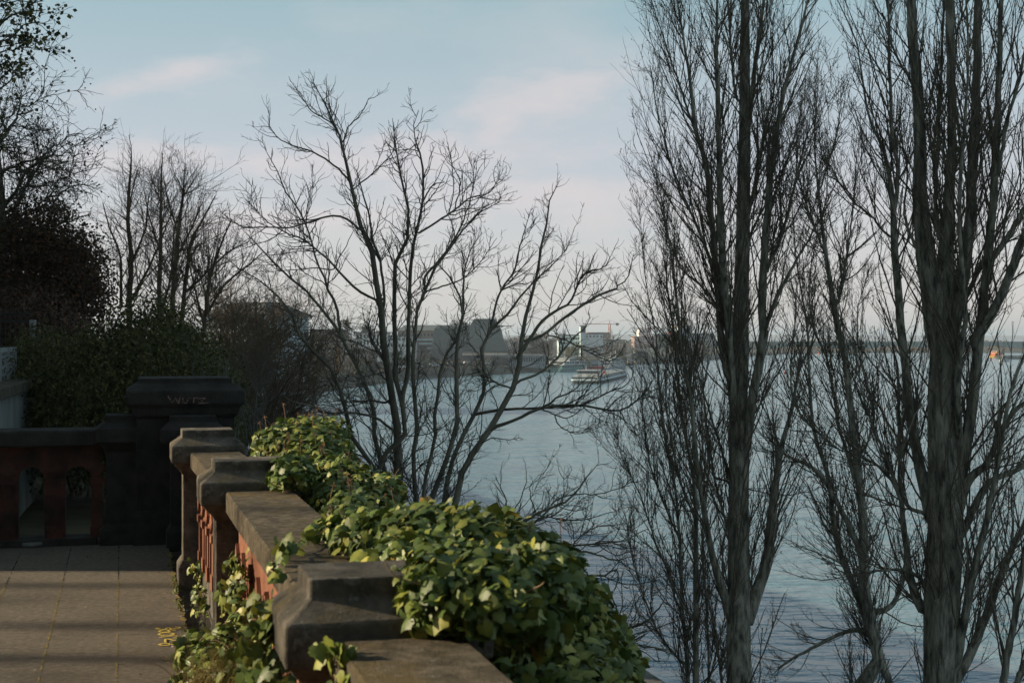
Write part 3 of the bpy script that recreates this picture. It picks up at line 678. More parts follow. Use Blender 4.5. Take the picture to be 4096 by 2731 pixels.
def zz(*p): return [(700+x/1.8085, 1864+y/1.8085, w) for x, y, w in p]
R0 = [(1660, 2700, 46)]
mid = [
 R0+[(1625, 2250, 42)]+zz((1620, 330, 40), (1610, 0, 36))+z3((1300, 1568, 34), (1250, 1300, 32), (1200, 1000, 30))+z6((795, 1400, 29), (785, 1250, 26), (760, 1100, 24), (735, 950, 22), (700, 870, 20), (670, 780, 18), (650, 680, 16), (620, 590, 14), (605, 480, 12), (590, 400, 10), (545, 310, 8), (500, 210, 6), (450, 170, 4), (440, 90, 2)),
 z6((545, 310, 6), (430, 240, 5), (385, 170, 4), (335, 100, 2)),
 z6((620, 590, 9), (540, 510, 8), (440, 450, 7), (300, 400, 5), (240, 350, 4), (212, 265, 2)),
 z6((690, 850, 11), (620, 790, 10), (550, 770, 9), (450, 790, 8), (330, 825, 7), (180, 825, 6), (100, 830, 5), (30, 790, 3), (0, 760, 2)),
 z6((595, 440, 6), (600, 380, 6), (615, 330, 5), (680, 260, 4), (722, 180, 2)),
 z6((640, 640, 6), (700, 590, 6), (780, 520, 5), (840, 450, 4), (860, 380, 2)),
 R0+zz((1660, 400, 30), (1590, 260, 26), (1500, 100, 24), (1440, 0, 22))+z3((1330, 1568, 20), (1370, 1420, 20), (1290, 1100, 22), (1260, 900, 22), (1260, 600, 20))+z6((845, 1100, 18), (860, 1000, 17), (910, 920, 15), (920, 830, 13), (930, 780, 12), (900, 650, 10), (870, 500, 8), (855, 400, 6), (840, 280, 2)),
 z3((1325, 1210, 21), (1350, 1060, 20), (1390, 900, 20), (1390, 600, 19), (1400, 250, 17))+z6((935, 1000, 15), (960, 860, 13), (990, 700, 11), (995, 600, 10), (985, 480, 8), (960, 400, 6), (940, 340, 4), (970, 240, 2)),
 z6((800, 1200, 12), (780, 1000, 11), (745, 900, 10), (720, 760, 8), (690, 650, 6), (660, 540, 3)),
 R0+zz((1750, 340, 20), (1720, 0, 19))+z3((1480, 1568, 20), (1475, 1300, 19), (1450, 1050, 18), (1440, 800, 17), (1470, 450, 15), (1500, 200, 13))+z6((1070, 1000, 12), (1130, 930, 10), (1200, 830, 8), (1290, 740, 5), (1375, 700, 2)),
 z6((960, 860, 10), (1060, 800, 9), (1150, 740, 8), (1230, 680, 6), (1330, 650, 4), (1378, 560, 2)),
 z6((1000, 1080, 12), (1060, 1010, 10), (1100, 960, 9), (1160, 870, 8), (1200, 780, 6), (1240, 640, 4), (1250, 480, 2)),
 z6((990, 700, 7), (1040, 620, 6), (1100, 600, 3)), z6((1150, 740, 6), (1180, 600, 5), (1140, 520, 3), (1130, 460, 2)),
 R0+zz((1600, 420, 22), (1540, 250, 20), (1440, 0, 18))+z3((800, 1568, 20), (740, 1300, 19), (690, 1080, 17), (600, 880, 16), (500, 720, 14), (300, 620, 12), (230, 420, 11), (130, 200, 9), (0, 60, 7))+[(1010, 1100, 5), (930, 1060, 3), (880, 1010, 2)],
 R0+zz((1650, 500, 24))+z3((1040, 1568, 19), (1040, 1250, 18), (930, 1000, 17), (850, 800, 16))+z6((620, 1450, 14), (560, 1330, 13), (460, 1210, 12), (390, 1130, 10), (300, 1060, 9), (240, 1000, 8), (180, 930, 6), (120, 880, 4), (80, 830, 2)),
 z3((850, 800, 15), (740, 600, 14), (660, 350, 13), (650, 200, 12), (540, 0, 11))+z6((510, 1100, 10), (460, 1000, 9), (430, 880, 8), (370, 740, 7), (310, 660, 6), (270, 560, 5), (220, 470, 3), (188, 390, 2)),
 z6((780, 1200, 12), (680, 1150, 11), (600, 1080, 10), (540, 1010, 9), (470, 950, 8), (400, 890, 7), (300, 850, 6), (200, 790, 4), (140, 700, 3), (138, 590, 2)),
 z6((540, 1040, 6), (460, 1030, 5), (340, 1040, 4), (200, 1050, 2)), z6((400, 890, 6), (390, 800, 4), (430, 720, 3), (440, 600, 2)),
 R0+zz((1780, 400, 20), (1790, 250, 18), (1830, 0, 16))+z3((1670, 1568, 16), (1670, 1250, 15), (1720, 1050, 14), (1730, 880, 13), (1790, 700, 12))+z6((1190, 1330, 11), (1180, 1180, 9), (1130, 1080, 7), (1060, 1000, 4)),
 R0+zz((1820, 450, 30), (1890, 150, 24), (1950, 0, 22))+z3((1860, 1568, 21), (1920, 1350, 20), (1900, 1100, 19), (1900, 900, 18), (1900, 600, 15), (1950, 400, 13), (1960, 250, 11))+z6((1200, 1080, 8), (1210, 980, 6), (1290, 850, 2)),
 R0+zz((1900, 500, 26), (1960, 200, 22), (1990, 0, 20))+z3((1960, 1568, 19), (2000, 1450, 18), (2120, 1250, 18), (2200, 1000, 16))+z6((1290, 1400, 14), (1400, 1280, 12), (1450, 1220, 9), (1500, 1150, 8), (1600, 1050, 6), (1700, 960, 4), (1750, 840, 2)),
 R0+zz((2010, 340, 30), (2040, 200, 28), (2090, 0, 26))+z4((100, 1568, 26), (230, 1350, 25), (400, 1050, 24), (450, 900, 22), (480, 650, 20), (510, 400, 18), (560, 200, 15))+z6((1580, 1000, 12), (1590, 900, 10), (1625, 750, 8), (1630, 690, 6), (1680, 590, 2)),
 z4((460, 700, 16), (600, 500, 15), (700, 350, 14), (870, 230, 12), (1000, 140, 10))+z6((1800, 1060, 7), (1900, 1030, 5), (1945, 950, 2)),
 z4((480, 560, 14), (700, 500, 13), (950, 300, 12), (1300, 80, 10), (1500, 10, 8))+z6((1950, 1130, 7), (2020, 1080, 5), (2052, 955, 2)),
 z6((1340, 1300, 10), (1380, 1150, 9), (1450, 1050, 8), (1480, 920, 6), (1530, 755, 2)),
 z6((1000, 1150, 8), (1100, 1120, 7), (1200, 1080, 6), (1280, 1000, 4), (1365, 880, 2)),
 z4((230, 1450, 18), (380, 1400, 14), (700, 1260, 13), (1100, 1230, 11), (1480, 1290, 9), (1700, 1170, 7), (1850, 1000, 5), (1900, 870, 2)),
 z4((120, 1300, 14), (330, 1270, 12), (700, 1250, 10), (850, 1150, 8), (1000, 1090, 6), (1220, 900, 3)),
 z4((1100, 1230, 8), (1250, 1170, 7), (1420, 1080, 6), (1560, 1030, 5), (1650, 920, 4), (1660, 790, 2)),
 z4((430, 1000, 12), (560, 940, 11), (700, 880, 10), (870, 720, 8), (1050, 500, 7), (1150, 430, 5), (1210, 300, 2)),
 z4((760, 500, 8), (900, 530, 7), (1150, 650, 6), (1400, 760, 5), (1530, 680, 4), (1590, 550, 2)), z4((1150, 650, 4), (1280, 660, 3), (1330, 610, 2)),
 z4((700, 1270, 7), (850, 1330, 6), (970, 1360, 5), (1120, 1270, 4), (1200, 1200, 2)), z4((830, 1340, 6), (900, 1460, 5), (1080, 1530, 4), (1180, 1450, 2)),
 z4((1350, 1290, 6), (1500, 1340, 5), (1600, 1420, 4), (1760, 1500, 3), (1900, 1450, 2)),
 z4((1660, 930, 4), (1700, 1060, 3), (1800, 1120, 3), (1900, 1200, 2)), z4((230, 1000, 8), (90, 900, 7), (0, 820, 5)),
 z3((1200, 870, 8), (1050, 900, 7), (900, 940, 6), (800, 930, 5), (660, 930, 3)), z3((1150, 1200, 10), (1010, 1180, 9), (870, 1190, 7), (740, 1200, 4)),
 z3((1250, 1500, 12), (1050, 1360, 11), (800, 1310, 10), (550, 1300, 9), (350, 1230, 7), (180, 1190, 5), (60, 1120, 3)),
 z3((1190, 860, 14), (1100, 700, 12), (1000, 550, 9), (980, 400, 6), (1020, 280, 3)),
]
tree('multistemmed_tree', 'bare dark tree fanning out from many stems in the middle, before the river', mid, 17.0, 2, M['bark'], M['twig'],
     [dict(count=1000, tr=(.3, 1), ln=(.3, 1.1), ang=(22, 58), up=.75, wig=.17, n=8, rr=.62, rmin=.0042, tip=.45, sides=4, side=(1, .7, 1), taper_len=.8),
      dict(count=3300, tr=(.1, 1), ln=(.12, .42), ang=(25, 65), up=.7, wig=.25, n=6, rr=.75, rmin=.0030, tip=.5, sides=3),
      dict(count=2400, tr=(.2, 1), ln=(.04, .13), ang=(30, 70), up=.6, wig=.25, n=4, rr=.8, rmin=.0030, tip=.6, sides=3)],
     (-1.2, 17, -6.2), drift=1.2, n=22, jit=.003)
# poplars
def pa(*p): return [(2400+x/1.1486, y/1.1486, w/1.1486) for x, y, w in p]
def pb(*p): return [(2400+x/1.1486, 1365+y/1.1486, w/1.1486) for x, y, w in p]
pop1 = [
 [(2965, 3300, 132), (2962, 2800, 122)]+pb((640, 1568, 120), (640, 1300, 118), (638, 1130, 112), (636, 800, 104), (640, 400, 100), (638, 200, 88))+pa((648, 1568, 80), (655, 1200, 72), (660, 900, 66), (665, 700, 60), (665, 500, 56), (666, 200, 48), (668, 0, 38), (670, -260, 24), (672, -480, 8)),
 pb((670, 1290, 80), (720, 1150, 62), (770, 1000, 55), (800, 700, 38), (830, 500, 28), (870, 350, 20), (910, 150, 14), (930, 0, 10)),
 pb((655, 560, 60), (680, 400, 52), (705, 250, 46), (750, 0, 44))+pa((745, 1400, 42), (760, 1100, 38), (785, 800, 32), (810, 600, 28), (850, 400, 20), (930, 100, 14), (970, -100, 6)),
 pb((620, 1330, 56), (575, 1180, 42), (510, 950, 32), (450, 600, 25), (420, 300, 20), (375, 0, 16))+pa((355, 1400, 13), (335, 1250, 10), (300, 1000, 7), (230, 860, 3)),
 pb((625, 350, 50), (600, 150, 42))+pa((590, 1450, 40), (570, 1300, 38), (555, 1000, 33), (545, 600, 27), (540, 400, 22), (535, 150, 16), (545, -80, 8)),
 pb((590, 180, 40), (560, 0, 36))+pa((545, 1380, 33), (520, 1100, 30), (490, 780, 26), (440, 600, 21), (410, 350, 16), (380, 150, 11), (345, -60, 6)),
 pa((675, 1000, 20), (700, 900, 18), (740, 700, 15), (770, 520, 12), (800, 430, 9), (790, 200, 6), (800, 60, 4)), pa((685, 560, 26), (710, 330, 22), (740, 100, 18), (760, -80, 10)),
 pa((625, 450, 14), (600, 200, 11), (590, 0, 8)), pa((545, 1300, 20), (470, 1100, 15), (400, 940, 12), (330, 760, 9), (270, 550, 6), (230, 300, 4)), pa((450, 640, 14), (380, 440, 10), (300, 200, 7), (235, 0, 4)),
 pa((760, 1250, 22), (830, 1100, 17), (870, 950, 13), (900, 820, 10), (960, 600, 6), (1020, 500, 3)), pa((760, 1500, 26), (830, 1330, 20), (900, 1200, 14), (970, 1080, 9), (1040, 950, 4)),
 pb((600, 900, 14), (520, 600, 10), (480, 300, 7), (470, 50, 5)), pb((590, 620, 14), (520, 380, 10), (450, 150, 8), (400, 0, 6)), pa((600, 1500, 12), (480, 1330, 10), (380, 1240, 8), (320, 1100, 6), (280, 960, 4)),
 pa((650, 1150, 16), (700, 1060, 12), (740, 960, 9), (770, 780, 6), (740, 600, 4))]
LV = lambda a, b, c, d=0: [dict(count=a, tr=(.04, 1), ln=(.8, 3.2), ang=(10, 36), up=.8, wig=.08, n=11, rr=.5, rmin=.0058, tip=.4, sides=4, side=(1.15, .8, 1)),
      dict(count=b, tr=(.08, 1), ln=(.4, 1.3), ang=(14, 42), up=.7, wig=.11, n=7, rr=.65, rmin=.0038, tip=.5, sides=3),
      dict(count=c, tr=(.1, 1), ln=(.08, .32), ang=(25, 60), up=.7, wig=.18, n=4, rr=.8, rmin=.0030, tip=.6, sides=3)]
tree('poplar', 'tall bare poplar with one dark trunk and steep branches, right of centre', pop1, 28, 5, M['poplar'], M['bud'], LV(720, 4200, 9000), PX(2962, 3300, 28), 'bare poplars on the river slope', drift=1.6, n=26, sides=12, buds=5000, jit=.007)
pop2 = [
 [(3760, 3300, 235), (3755, 2800, 190)]+pb((1560, 1568, 170), (1570, 1200, 185), (1590, 800, 190), (1580, 600, 165), (1570, 300, 150), (1585, 0, 150))+pa((1560, 1568, 150), (1520, 1300, 120), (1490, 1150, 98), (1472, 900, 84), (1468, 600, 70), (1448, 300, 60), (1430, 0, 56), (1425, -300, 40)),
 pa((1570, 1500, 120), (1585, 1200, 90), (1608, 900, 62), (1618, 600, 52), (1614, 300, 52), (1605, 0, 52), (1600, -300, 36)),
 pa((1600, 1560, 110), (1660, 1300, 74), (1700, 1000, 64), (1715, 700, 58), (1730, 400, 50), (1736, 0, 46), (1740, -300, 30)),
 pb((1640, 640, 80), (1700, 350, 60), (1730, 100, 56))+pa((1760, 1400, 50), (1790, 1100, 48), (1820, 700, 40), (1832, 400, 34), (1842, 0, 28), (1850, -200, 16)),
 pb((1540, 860, 90), (1480, 620, 62), (1430, 350, 50), (1395, 50, 46))+pa((1375, 1400, 43), (1350, 1100, 38), (1345, 900, 30), (1320, 750, 24), (1290, 650, 20), (1240, 560, 16), (1215, 420, 12), (1180, 200, 9), (1110, 40, 6), (1060, -60, 4)),
 pa((1355, 960, 26), (1368, 760, 24), (1345, 640, 22), (1330, 300, 18), (1322, 0, 14)), pa((1330, 1090, 14), (1240, 990, 12), (1150, 910, 10), (1060, 770, 6), (1000, 640, 4)),
 pb((1640, 800, 60), (1690, 640, 50), (1780, 560, 36), (1870, 360, 28), (1990, 250, 20), (2100, 150, 12)), pb((1650, 900, 50), (1720, 760, 40), (1800, 640, 34), (1950, 570, 24), (2080, 430, 14)),
 pb((1660, 500, 40), (1640, 250, 34), (1660, 0, 30))+pa((1680, 1500, 26), (1650, 1000, 24), (1665, 700, 20), (1690, 300, 14), (1680, 0, 10)),
 pa((1720, 1568, 56), (1780, 1480, 52), (1870, 1300, 48), (1930, 1130, 44), (1985, 980, 40), (2080, 700, 30), (2150, 300, 20), (2200, 0, 10)), pa((1810, 1180, 34), (1880, 1080, 30), (1948, 960, 28), (2050, 800, 20)),
 pa((1830, 800, 26), (1870, 560, 22), (1920, 400, 18), (1960, 200, 14), (1990, 0, 10)),
 pb((1500, 1250, 60), (1430, 1100, 44), (1400, 900, 32), (1382, 700, 26), (1375, 400, 20), (1370, 150, 14), (1340, 0, 10)), pb((1395, 760, 18), (1330, 620, 16), (1260, 560, 14), (1190, 520, 10), (1130, 420, 6)), pb((1375, 700, 20), (1300, 500, 16), (1230, 330, 12), (1190, 150, 8), (1170, 0, 5)),
 pb((1490, 790, 22), (1400, 740, 20), (1375, 560, 15), (1430, 380, 10), (1490, 240, 8)),
 pb((1620, 1500, 70), (1680, 1250, 46), (1720, 1050, 40), (1780, 800, 34), (1830, 560, 26), (1870, 300, 20), (1947, 60, 14)), pb((1630, 1568, 60), (1760, 1300, 46), (1850, 1050, 38), (1947, 850, 30), (2100, 500, 22)),
 pb((1850, 1568, 40), (1900, 1300, 36), (1947, 1000, 32), (2020, 600, 26)), pb((1900, 1600, 36), (1960, 1450, 34), (2060, 1250, 26)), pb((1480, 1100, 20), (1400, 1050, 16), (1250, 1055, 12), (1200, 1060, 8)),
 pa((1500, 600, 20), (1450, 420, 18), (1360, 250, 12), (1300, 60, 8)), pa((1560, 1100, 26), (1540, 900, 22), (1560, 500, 18), (1575, 200, 14), (1580, 0, 10)),
 pa((1460, 1150, 18), (1400, 1000, 14), (1410, 800, 10), (1380, 600, 8))]
pop2 = [[(x, y, w*(.92 if y > 900 else .84)) for x, y, w in l] for l in pop2]
tree('poplar', 'massive forked poplar filling the right edge, its trunk splitting into many upright stems', pop2, 26, 6, M['poplar'], M['bud'], LV(800, 4200, 8500), PX(3760, 3300, 26), 'bare poplars on the river slope', drift=1.6, n=26, sides=14, buds=5000, jit=.007)
pop3 = [
 [(3480, 3300, 74), (3440, 2780, 60)]+pb((1280, 1450, 46), (1215, 1150, 42), (1212, 850, 34), (1190, 600, 30), (1150, 300, 26), (1120, 0, 24))+pa((1095, 1500, 24), (1060, 1300, 19), (1030, 1100, 14), (1000, 850, 10), (985, 620, 5), (1010, 300, 2)),
 pb((1300, 1500, 34), (1190, 1180, 28), (1080, 900, 22), (1060, 650, 18), (980, 400, 14), (960, 100, 10))+pa((950, 1450, 8), (900, 1200, 5), (880, 900, 3)),
 pb((1215, 1000, 24), (1120, 800, 20), (1000, 600, 15), (850, 520, 10), (780, 440, 6)), pa((1090, 1400, 14), (1130, 1200, 10), (1160, 980, 6), (1180, 700, 3)), pa((1040, 1180, 10), (950, 950, 8), (900, 700, 5), (930, 450, 3)),
 pb((1200, 700, 14), (1100, 400, 12), (1050, 100, 9))+pa((980, 1500, 8), (960, 1300, 5), (1000, 1050, 3)), pa((1000, 900, 8), (1080, 650, 6), (1120, 400, 3)),
 pb((1240, 1250, 26), (1350, 1200, 20), (1410, 1000, 14), (1390, 850, 8)), pb((1330, 1568, 30), (1250, 1360, 22), (1150, 1330, 16), (950, 1420, 12), (820, 1500, 8)),
 pb((1180, 560, 10), (1260, 350, 8), (1200, 100, 6))+pa((1180, 1450, 4), (1230, 1250, 3)), pb((1100, 500, 10), (900, 300, 8), (880, 50, 6))+pa((900, 1400, 5), (850, 1200, 3))]
pop3 = [[(x, y, w*1.3) for x, y, w in l] for l in pop3]
tree('poplar', 'smaller finely branched poplar standing between the two big trunks', pop3, 38, 7, M['poplar'], M['bud'],
     [dict(count=620, tr=(.05, 1), ln=(.9, 3.0), ang=(14, 44), up=.9, wig=.13, n=9, rr=.5, rmin=.008, tip=.4, sides=4), dict(count=3000, tr=(.08, 1), ln=(.3, 1.0), ang=(20, 50), up=.8, wig=.15, n=6, rr=.65, rmin=.0065, tip=.5),
      dict(count=7000, tr=(.1, 1), ln=(.1, .36), ang=(25, 65), up=.7, wig=.2, n=4, rr=.8, rmin=.0055, tip=.6)], PX(3480, 3300, 38), 'bare poplars on the river slope', drift=2, n=24, buds=6000, jit=.012)
pop4 = [
 [(2790, 3200, 40), (2782, 2800, 34)]+pb((440, 1568, 30), (440, 1100, 28), (440, 800, 24), (425, 600, 19), (390, 400, 16), (360, 200, 14), (345, 0, 12))+pa((330, 1480, 11), (300, 1300, 8), (310, 1100, 5), (280, 900, 3), (240, 780, 2)),
 [(2745, 2900, 24)]+pb((405, 1568, 22), (380, 1250, 20), (370, 1000, 17), (350, 700, 14), (300, 450, 11), (270, 200, 9), (260, 0, 7))+pa((230, 1400, 6), (200, 1200, 4), (180, 950, 2)),
 pb((440, 1300, 14), (350, 1150, 12), (250, 900, 9), (180, 700, 7), (100, 520, 4), (80, 400, 2)), pb((435, 800, 12), (370, 640, 10), (320, 400, 8), (300, 200, 6), (310, 0, 4)),
 pb((500, 1568, 14), (490, 1200, 12), (470, 900, 10), (500, 600, 8), (480, 400, 5)), pb((360, 900, 10), (240, 600, 8), (200, 350, 6), (190, 120, 4)), pb((380, 500, 9), (340, 250, 7), (370, 0, 5)), pb((350, 1450, 12), (250, 1300, 9), (150, 1000, 7), (120, 800, 4)), pb((560, 1568, 16), (520, 1300, 10), (480, 1100, 7))]
tree('poplar', 'slim young poplar left of the others, thin stems rising before the far bank', pop4, 33, 8, M['poplar'], M['bud'],
     [dict(count=460, tr=(.05, 1), ln=(.7, 2.6), ang=(12, 38), up=.9, wig=.12, n=9, rr=.5, rmin=.0062, tip=.4, sides=4), dict(count=2400, tr=(.08, 1), ln=(.25, .8), ang=(18, 48), up=.8, wig=.15, n=6, rr=.65, rmin=.0052, tip=.5),
      dict(count=3400, tr=(.1, 1), ln=(.08, .3), ang=(25, 60), up=.7, wig=.2, n=4, rr=.8, rmin=.0042, tip=.6)], PX(2790, 3200, 33), 'bare poplars on the river slope', drift=1.6, n=24, buds=2500, jit=.01)
# low shrub on the slope, right of the middle tree
zs = lambda *p: [(1900+x/1.8085, 1864+y/1.8085, w) for x, y, w in p]
shrub = [zs((60, 700, 16), (200, 500, 13), (450, 350, 11), (700, 220, 9), (830, 50, 5), (900, -20, 2)), zs((60, 720, 14), (200, 480, 11), (400, 420, 9), (560, 300, 7), (640, 230, 5), (640, 60, 2)),
 zs((100, 760, 14), (330, 510, 11), (560, 550, 10), (680, 580, 9), (900, 560, 8), (1080, 540, 6), (1250, 440, 3)), zs((150, 560, 9), (230, 380, 7), (210, 200, 6), (150, 80, 2)), zs((230, 420, 7), (330, 230, 5), (380, 60, 3), (350, -60, 2)),
 zs((450, 350, 7), (600, 380, 6), (800, 390, 5), (950, 340, 4), (1150, 290, 2)), zs((560, 260, 7), (720, 200, 6), (900, 200, 5), (1060, 150, 4), (1180, 40, 2)), zs((420, 280, 6), (400, 160, 4), (460, 60, 2)), zs((700, 575, 7), (800, 480, 5), (950, 430, 4), (1150, 480, 2)),
 zs((700, 600, 10), (900, 640, 8), (1100, 720, 5), (1300, 840, 3)), zs((700, 780, 12), (900, 790, 9), (1040, 760, 8), (1000, 900, 5)), zs((900, 1150, 16), (1050, 1190, 14), (1240, 1120, 10), (1350, 1000, 6)), zs((1050, 1220, 12), (1040, 1120, 10), (1000, 950, 6)), zs((1240, 1120, 8), (1160, 1000, 6), (1250, 880, 3)), zs((1050, 1260, 10), (1250, 1310, 8), (1400, 1320, 5)), zs((1050, 1290, 10), (1240, 1220, 7))]
tree('shrub', 'low bare shrub spreading over the water beside the ivy mound', shrub, 14, 9, M['bark'], M['twig'],
     [dict(count=130, tr=(.1, 1), ln=(.25, .8), ang=(25, 60), up=.55, wig=.2, n=8, rr=.65, rmin=.0035, tip=.5, sides=4), dict(count=420, tr=(.1, 1), ln=(.12, .4), ang=(25, 60), up=.6, wig=.24, n=6, rr=.75, rmin=.0028, tip=.5), dict(count=600, tr=(.1, 1), ln=(.05, .16), ang=(30, 65), up=.5, wig=.25, n=4, rr=.8, rmin=.0024, tip=.6)],
     (-.8, 14, -3.9), cat='shrub', drift=1.0, n=16, jit=.006)

# slender trees behind the hedge, left
zl = lambda *p: [(x/1.8085, 700+y/1.8085, w) for x, y, w in p]
bgt = [
 ('tallest of the slender bare trees behind the hedge, leftmost of the row', [zl((940, 1250, 26), (935, 950, 23), (950, 620, 20), (930, 400, 17), (930, 120, 13), (945, -40, 9), (950, -180, 4), (935, -290, 2)), zl((955, 900, 14), (1060, 700, 10), (1150, 500, 7), (1250, 250, 4)), zl((930, 300, 8), (960, 100, 6), (1000, -50, 3)), zl((880, 950, 14), (870, 600, 10), (800, 400, 7), (740, 200, 4)), zl((950, 640, 10), (1050, 400, 8), (1070, 200, 5), (1120, 0, 2))], 36),
 ('slender bare tree in the middle of the row behind the hedge', [zl((1180, 1250, 22), (1150, 900, 20), (1160, 600, 17), (1165, 300, 13), (1165, 60, 9), (1172, -60, 5), (1174, -160, 2)), zl((1160, 560, 10), (1080, 300, 6), (1050, 150, 3)), zl((1180, 950, 12), (1240, 700, 9), (1270, 350, 6), (1370, 150, 3)), zl((1165, 200, 7), (1115, 80, 4), (1080, -20, 2))], 35),
 ('slender bare tree with a leaning top, rightmost of the row behind the hedge', [zl((1240, 1250, 24), (1250, 900, 22), (1270, 650, 20), (1290, 400, 16), (1320, 180, 11), (1330, 60, 7), (1336, -20, 4), (1334, -80, 2)), zl((1290, 420, 10), (1220, 200, 6), (1180, 0, 3)), zl((1270, 600, 12), (1380, 400, 8), (1450, 230, 4), (1490, 130, 2)), zl((1325, 120, 6), (1290, 40, 4), (1265, 0, 2)), zl((1320, 160, 7), (1390, 60, 4), (1420, 0, 2))], 33),
 ('spreading bare tree leaning right above the hedge', [zl((1300, 1250, 20), (1330, 900, 18), (1380, 500, 14), (1450, 350, 9), (1560, 150, 4)), zl((1450, 1200, 18), (1490, 1000, 16), (1520, 750, 12), (1600, 500, 9), (1680, 320, 4)), zl((1480, 1100, 12), (1440, 950, 10), (1380, 700, 7), (1300, 450, 3)), zl((1500, 1000, 12), (1620, 800, 10), (1800, 650, 7), (1900, 560, 3)), zl((1340, 850, 12), (1500, 700, 10), (1650, 560, 7), (1800, 480, 3))], 30)]
for i, (lb, L_, Y_) in enumerate(bgt):
    tree('slender_tree', lb, L_, Y_, 40+i, M['browntwig'], M['browntwig'],
         [dict(count=120, tr=(.12, 1), ln=(.7, 2.5), ang=(32, 58), up=.55, wig=.10, n=8, rr=.45, rmin=.006, tip=.35, sides=4, taper_len=.93), dict(count=430, tr=(.1, 1), ln=(.3, 1.0), ang=(25, 60), up=.35, wig=.15, n=6, rr=.6, rmin=.0036, tip=.5), dict(count=800, tr=(.1, 1), ln=(.12, .45), ang=(25, 60), up=.3, wig=.2, n=4, rr=.7, rmin=.0034, tip=.6)],
         PX(L_[0][0][0], 1700, Y_), 'slender bare trees behind the hedge', drift=2, n=20, jit=.005)
# russet thicket by the water: procedural multi-stemmed bushes
def fan(base, h, spread, nst, r0, lean=(0, 0)):
    def f(rng):
        P = []; R = []
        for i in range(nst):
            a = rng.uniform(0, 2*math.pi); e = rng.uniform(.15, 1)*spread; d = np.array([math.cos(a)*e+lean[0], math.sin(a)*e+lean[1], 1.]); d /= np.linalg.norm(d); L = h*rng.uniform(.6, 1.1)
            p = [np.array(base)+np.array([rng.uniform(-.25, .25), rng.uniform(-.25, .25), 0])]
            for k in range(15): d = d+rng.standard_normal(3)*.07+np.array([0, 0, .02]); d /= np.linalg.norm(d); p.append(p[-1]+d*L/15)
            P.append(p); R.append(np.linspace(r0*rng.uniform(.6, 1), r0*.2, 16))
        return np.array(P), np.array(R)
    return f
th = [  # vx, vy(base), Y, height, spread, stems, label, material
 (600, 1050, 20, 2.1, 1.1, 11, 'russet thicket of bare twigs rising right of the corner block', 'browntwig', (.3, 0)),
 (530, 1010, 24, 2.7, 1.0, 11, 'dense brown brushwood between the hedge and the river', 'browntwig', (.35, 0)),
 (640, 1010, 30, 2.0, 1.1, 10, 'low brown brushwood at the water edge behind the ivy bush', 'browntwig', (.0, 0)),
 (570, 930, 34, 2.6, 1.1, 9, 'tangled bare thicket in front of the pale villa', 'browntwig', (.3, 0)),
 (560, 880, 60, 4.0, 1.0, 9, 'hazy brown bush on the near bank left of the white office block', 'browntwig', (.3, 0))]
for i, (vx, vy, Y, h, spd, ns, lb, mt, lean) in enumerate(th):
    b = V2(vx, vy, Y); sc_f = Y/26
    tree('thicket', lb, None, Y, 60+i, M[mt], M[mt],
         [dict(count=130, tr=(.1, 1), ln=(.5*sc_f, 1.9*sc_f), ang=(30, 70), up=.1, wig=.14, n=8, rr=.6, rmin=.0045*sc_f, tip=.4, sides=4), dict(count=800, tr=(.05, 1), ln=(.3*sc_f, 1.1*sc_f), ang=(25, 65), up=.1, wig=.16, n=6, rr=.7, rmin=.0036*sc_f, tip=.5), dict(count=1700, tr=(.1, 1), ln=(.1*sc_f, .4*sc_f), ang=(30, 70), up=.1, wig=.22, n=4, rr=.8, rmin=.0028*sc_f, tip=.6)],
         b, 'bare thickets along the near bank', extra=fan(b, h, spd, ns, .03*sc_f, lean), n=16, trunkn=1, cat='thicket')
# pale dead bush right behind the corner block
b = V2(590, 1010, 13.5)
tree('dead_shrub', 'pale leafless shrub poking out behind the corner block', None, 13.5, 77, M['paletwig'], M['paletwig'],
     [dict(count=50, tr=(.2, 1), ln=(.15, .5), ang=(25, 60), up=.3, wig=.2, n=6, rr=.7, rmin=.003, tip=.5), dict(count=160, tr=(.1, 1), ln=(.08, .25), ang=(25, 60), up=.3, wig=.2, n=5, rr=.8, rmin=.0022, tip=.6)], b, extra=fan(b, 1.0, .7, 9, .010), n=16, cat='shrub')
b = V2(480, 885, 13.0)
tree('dead_shrub', 'small pale twiggy shrub standing on top behind the corner block', None, 13.0, 78, M['paletwig'], M['paletwig'],
     [dict(count=14, tr=(.2, 1), ln=(.1, .3), ang=(25, 60), up=.3, wig=.2, n=6, rr=.7, rmin=.0022, tip=.5)], b, extra=fan(b, .32, .8, 4, .006), n=16, cat='shrub')
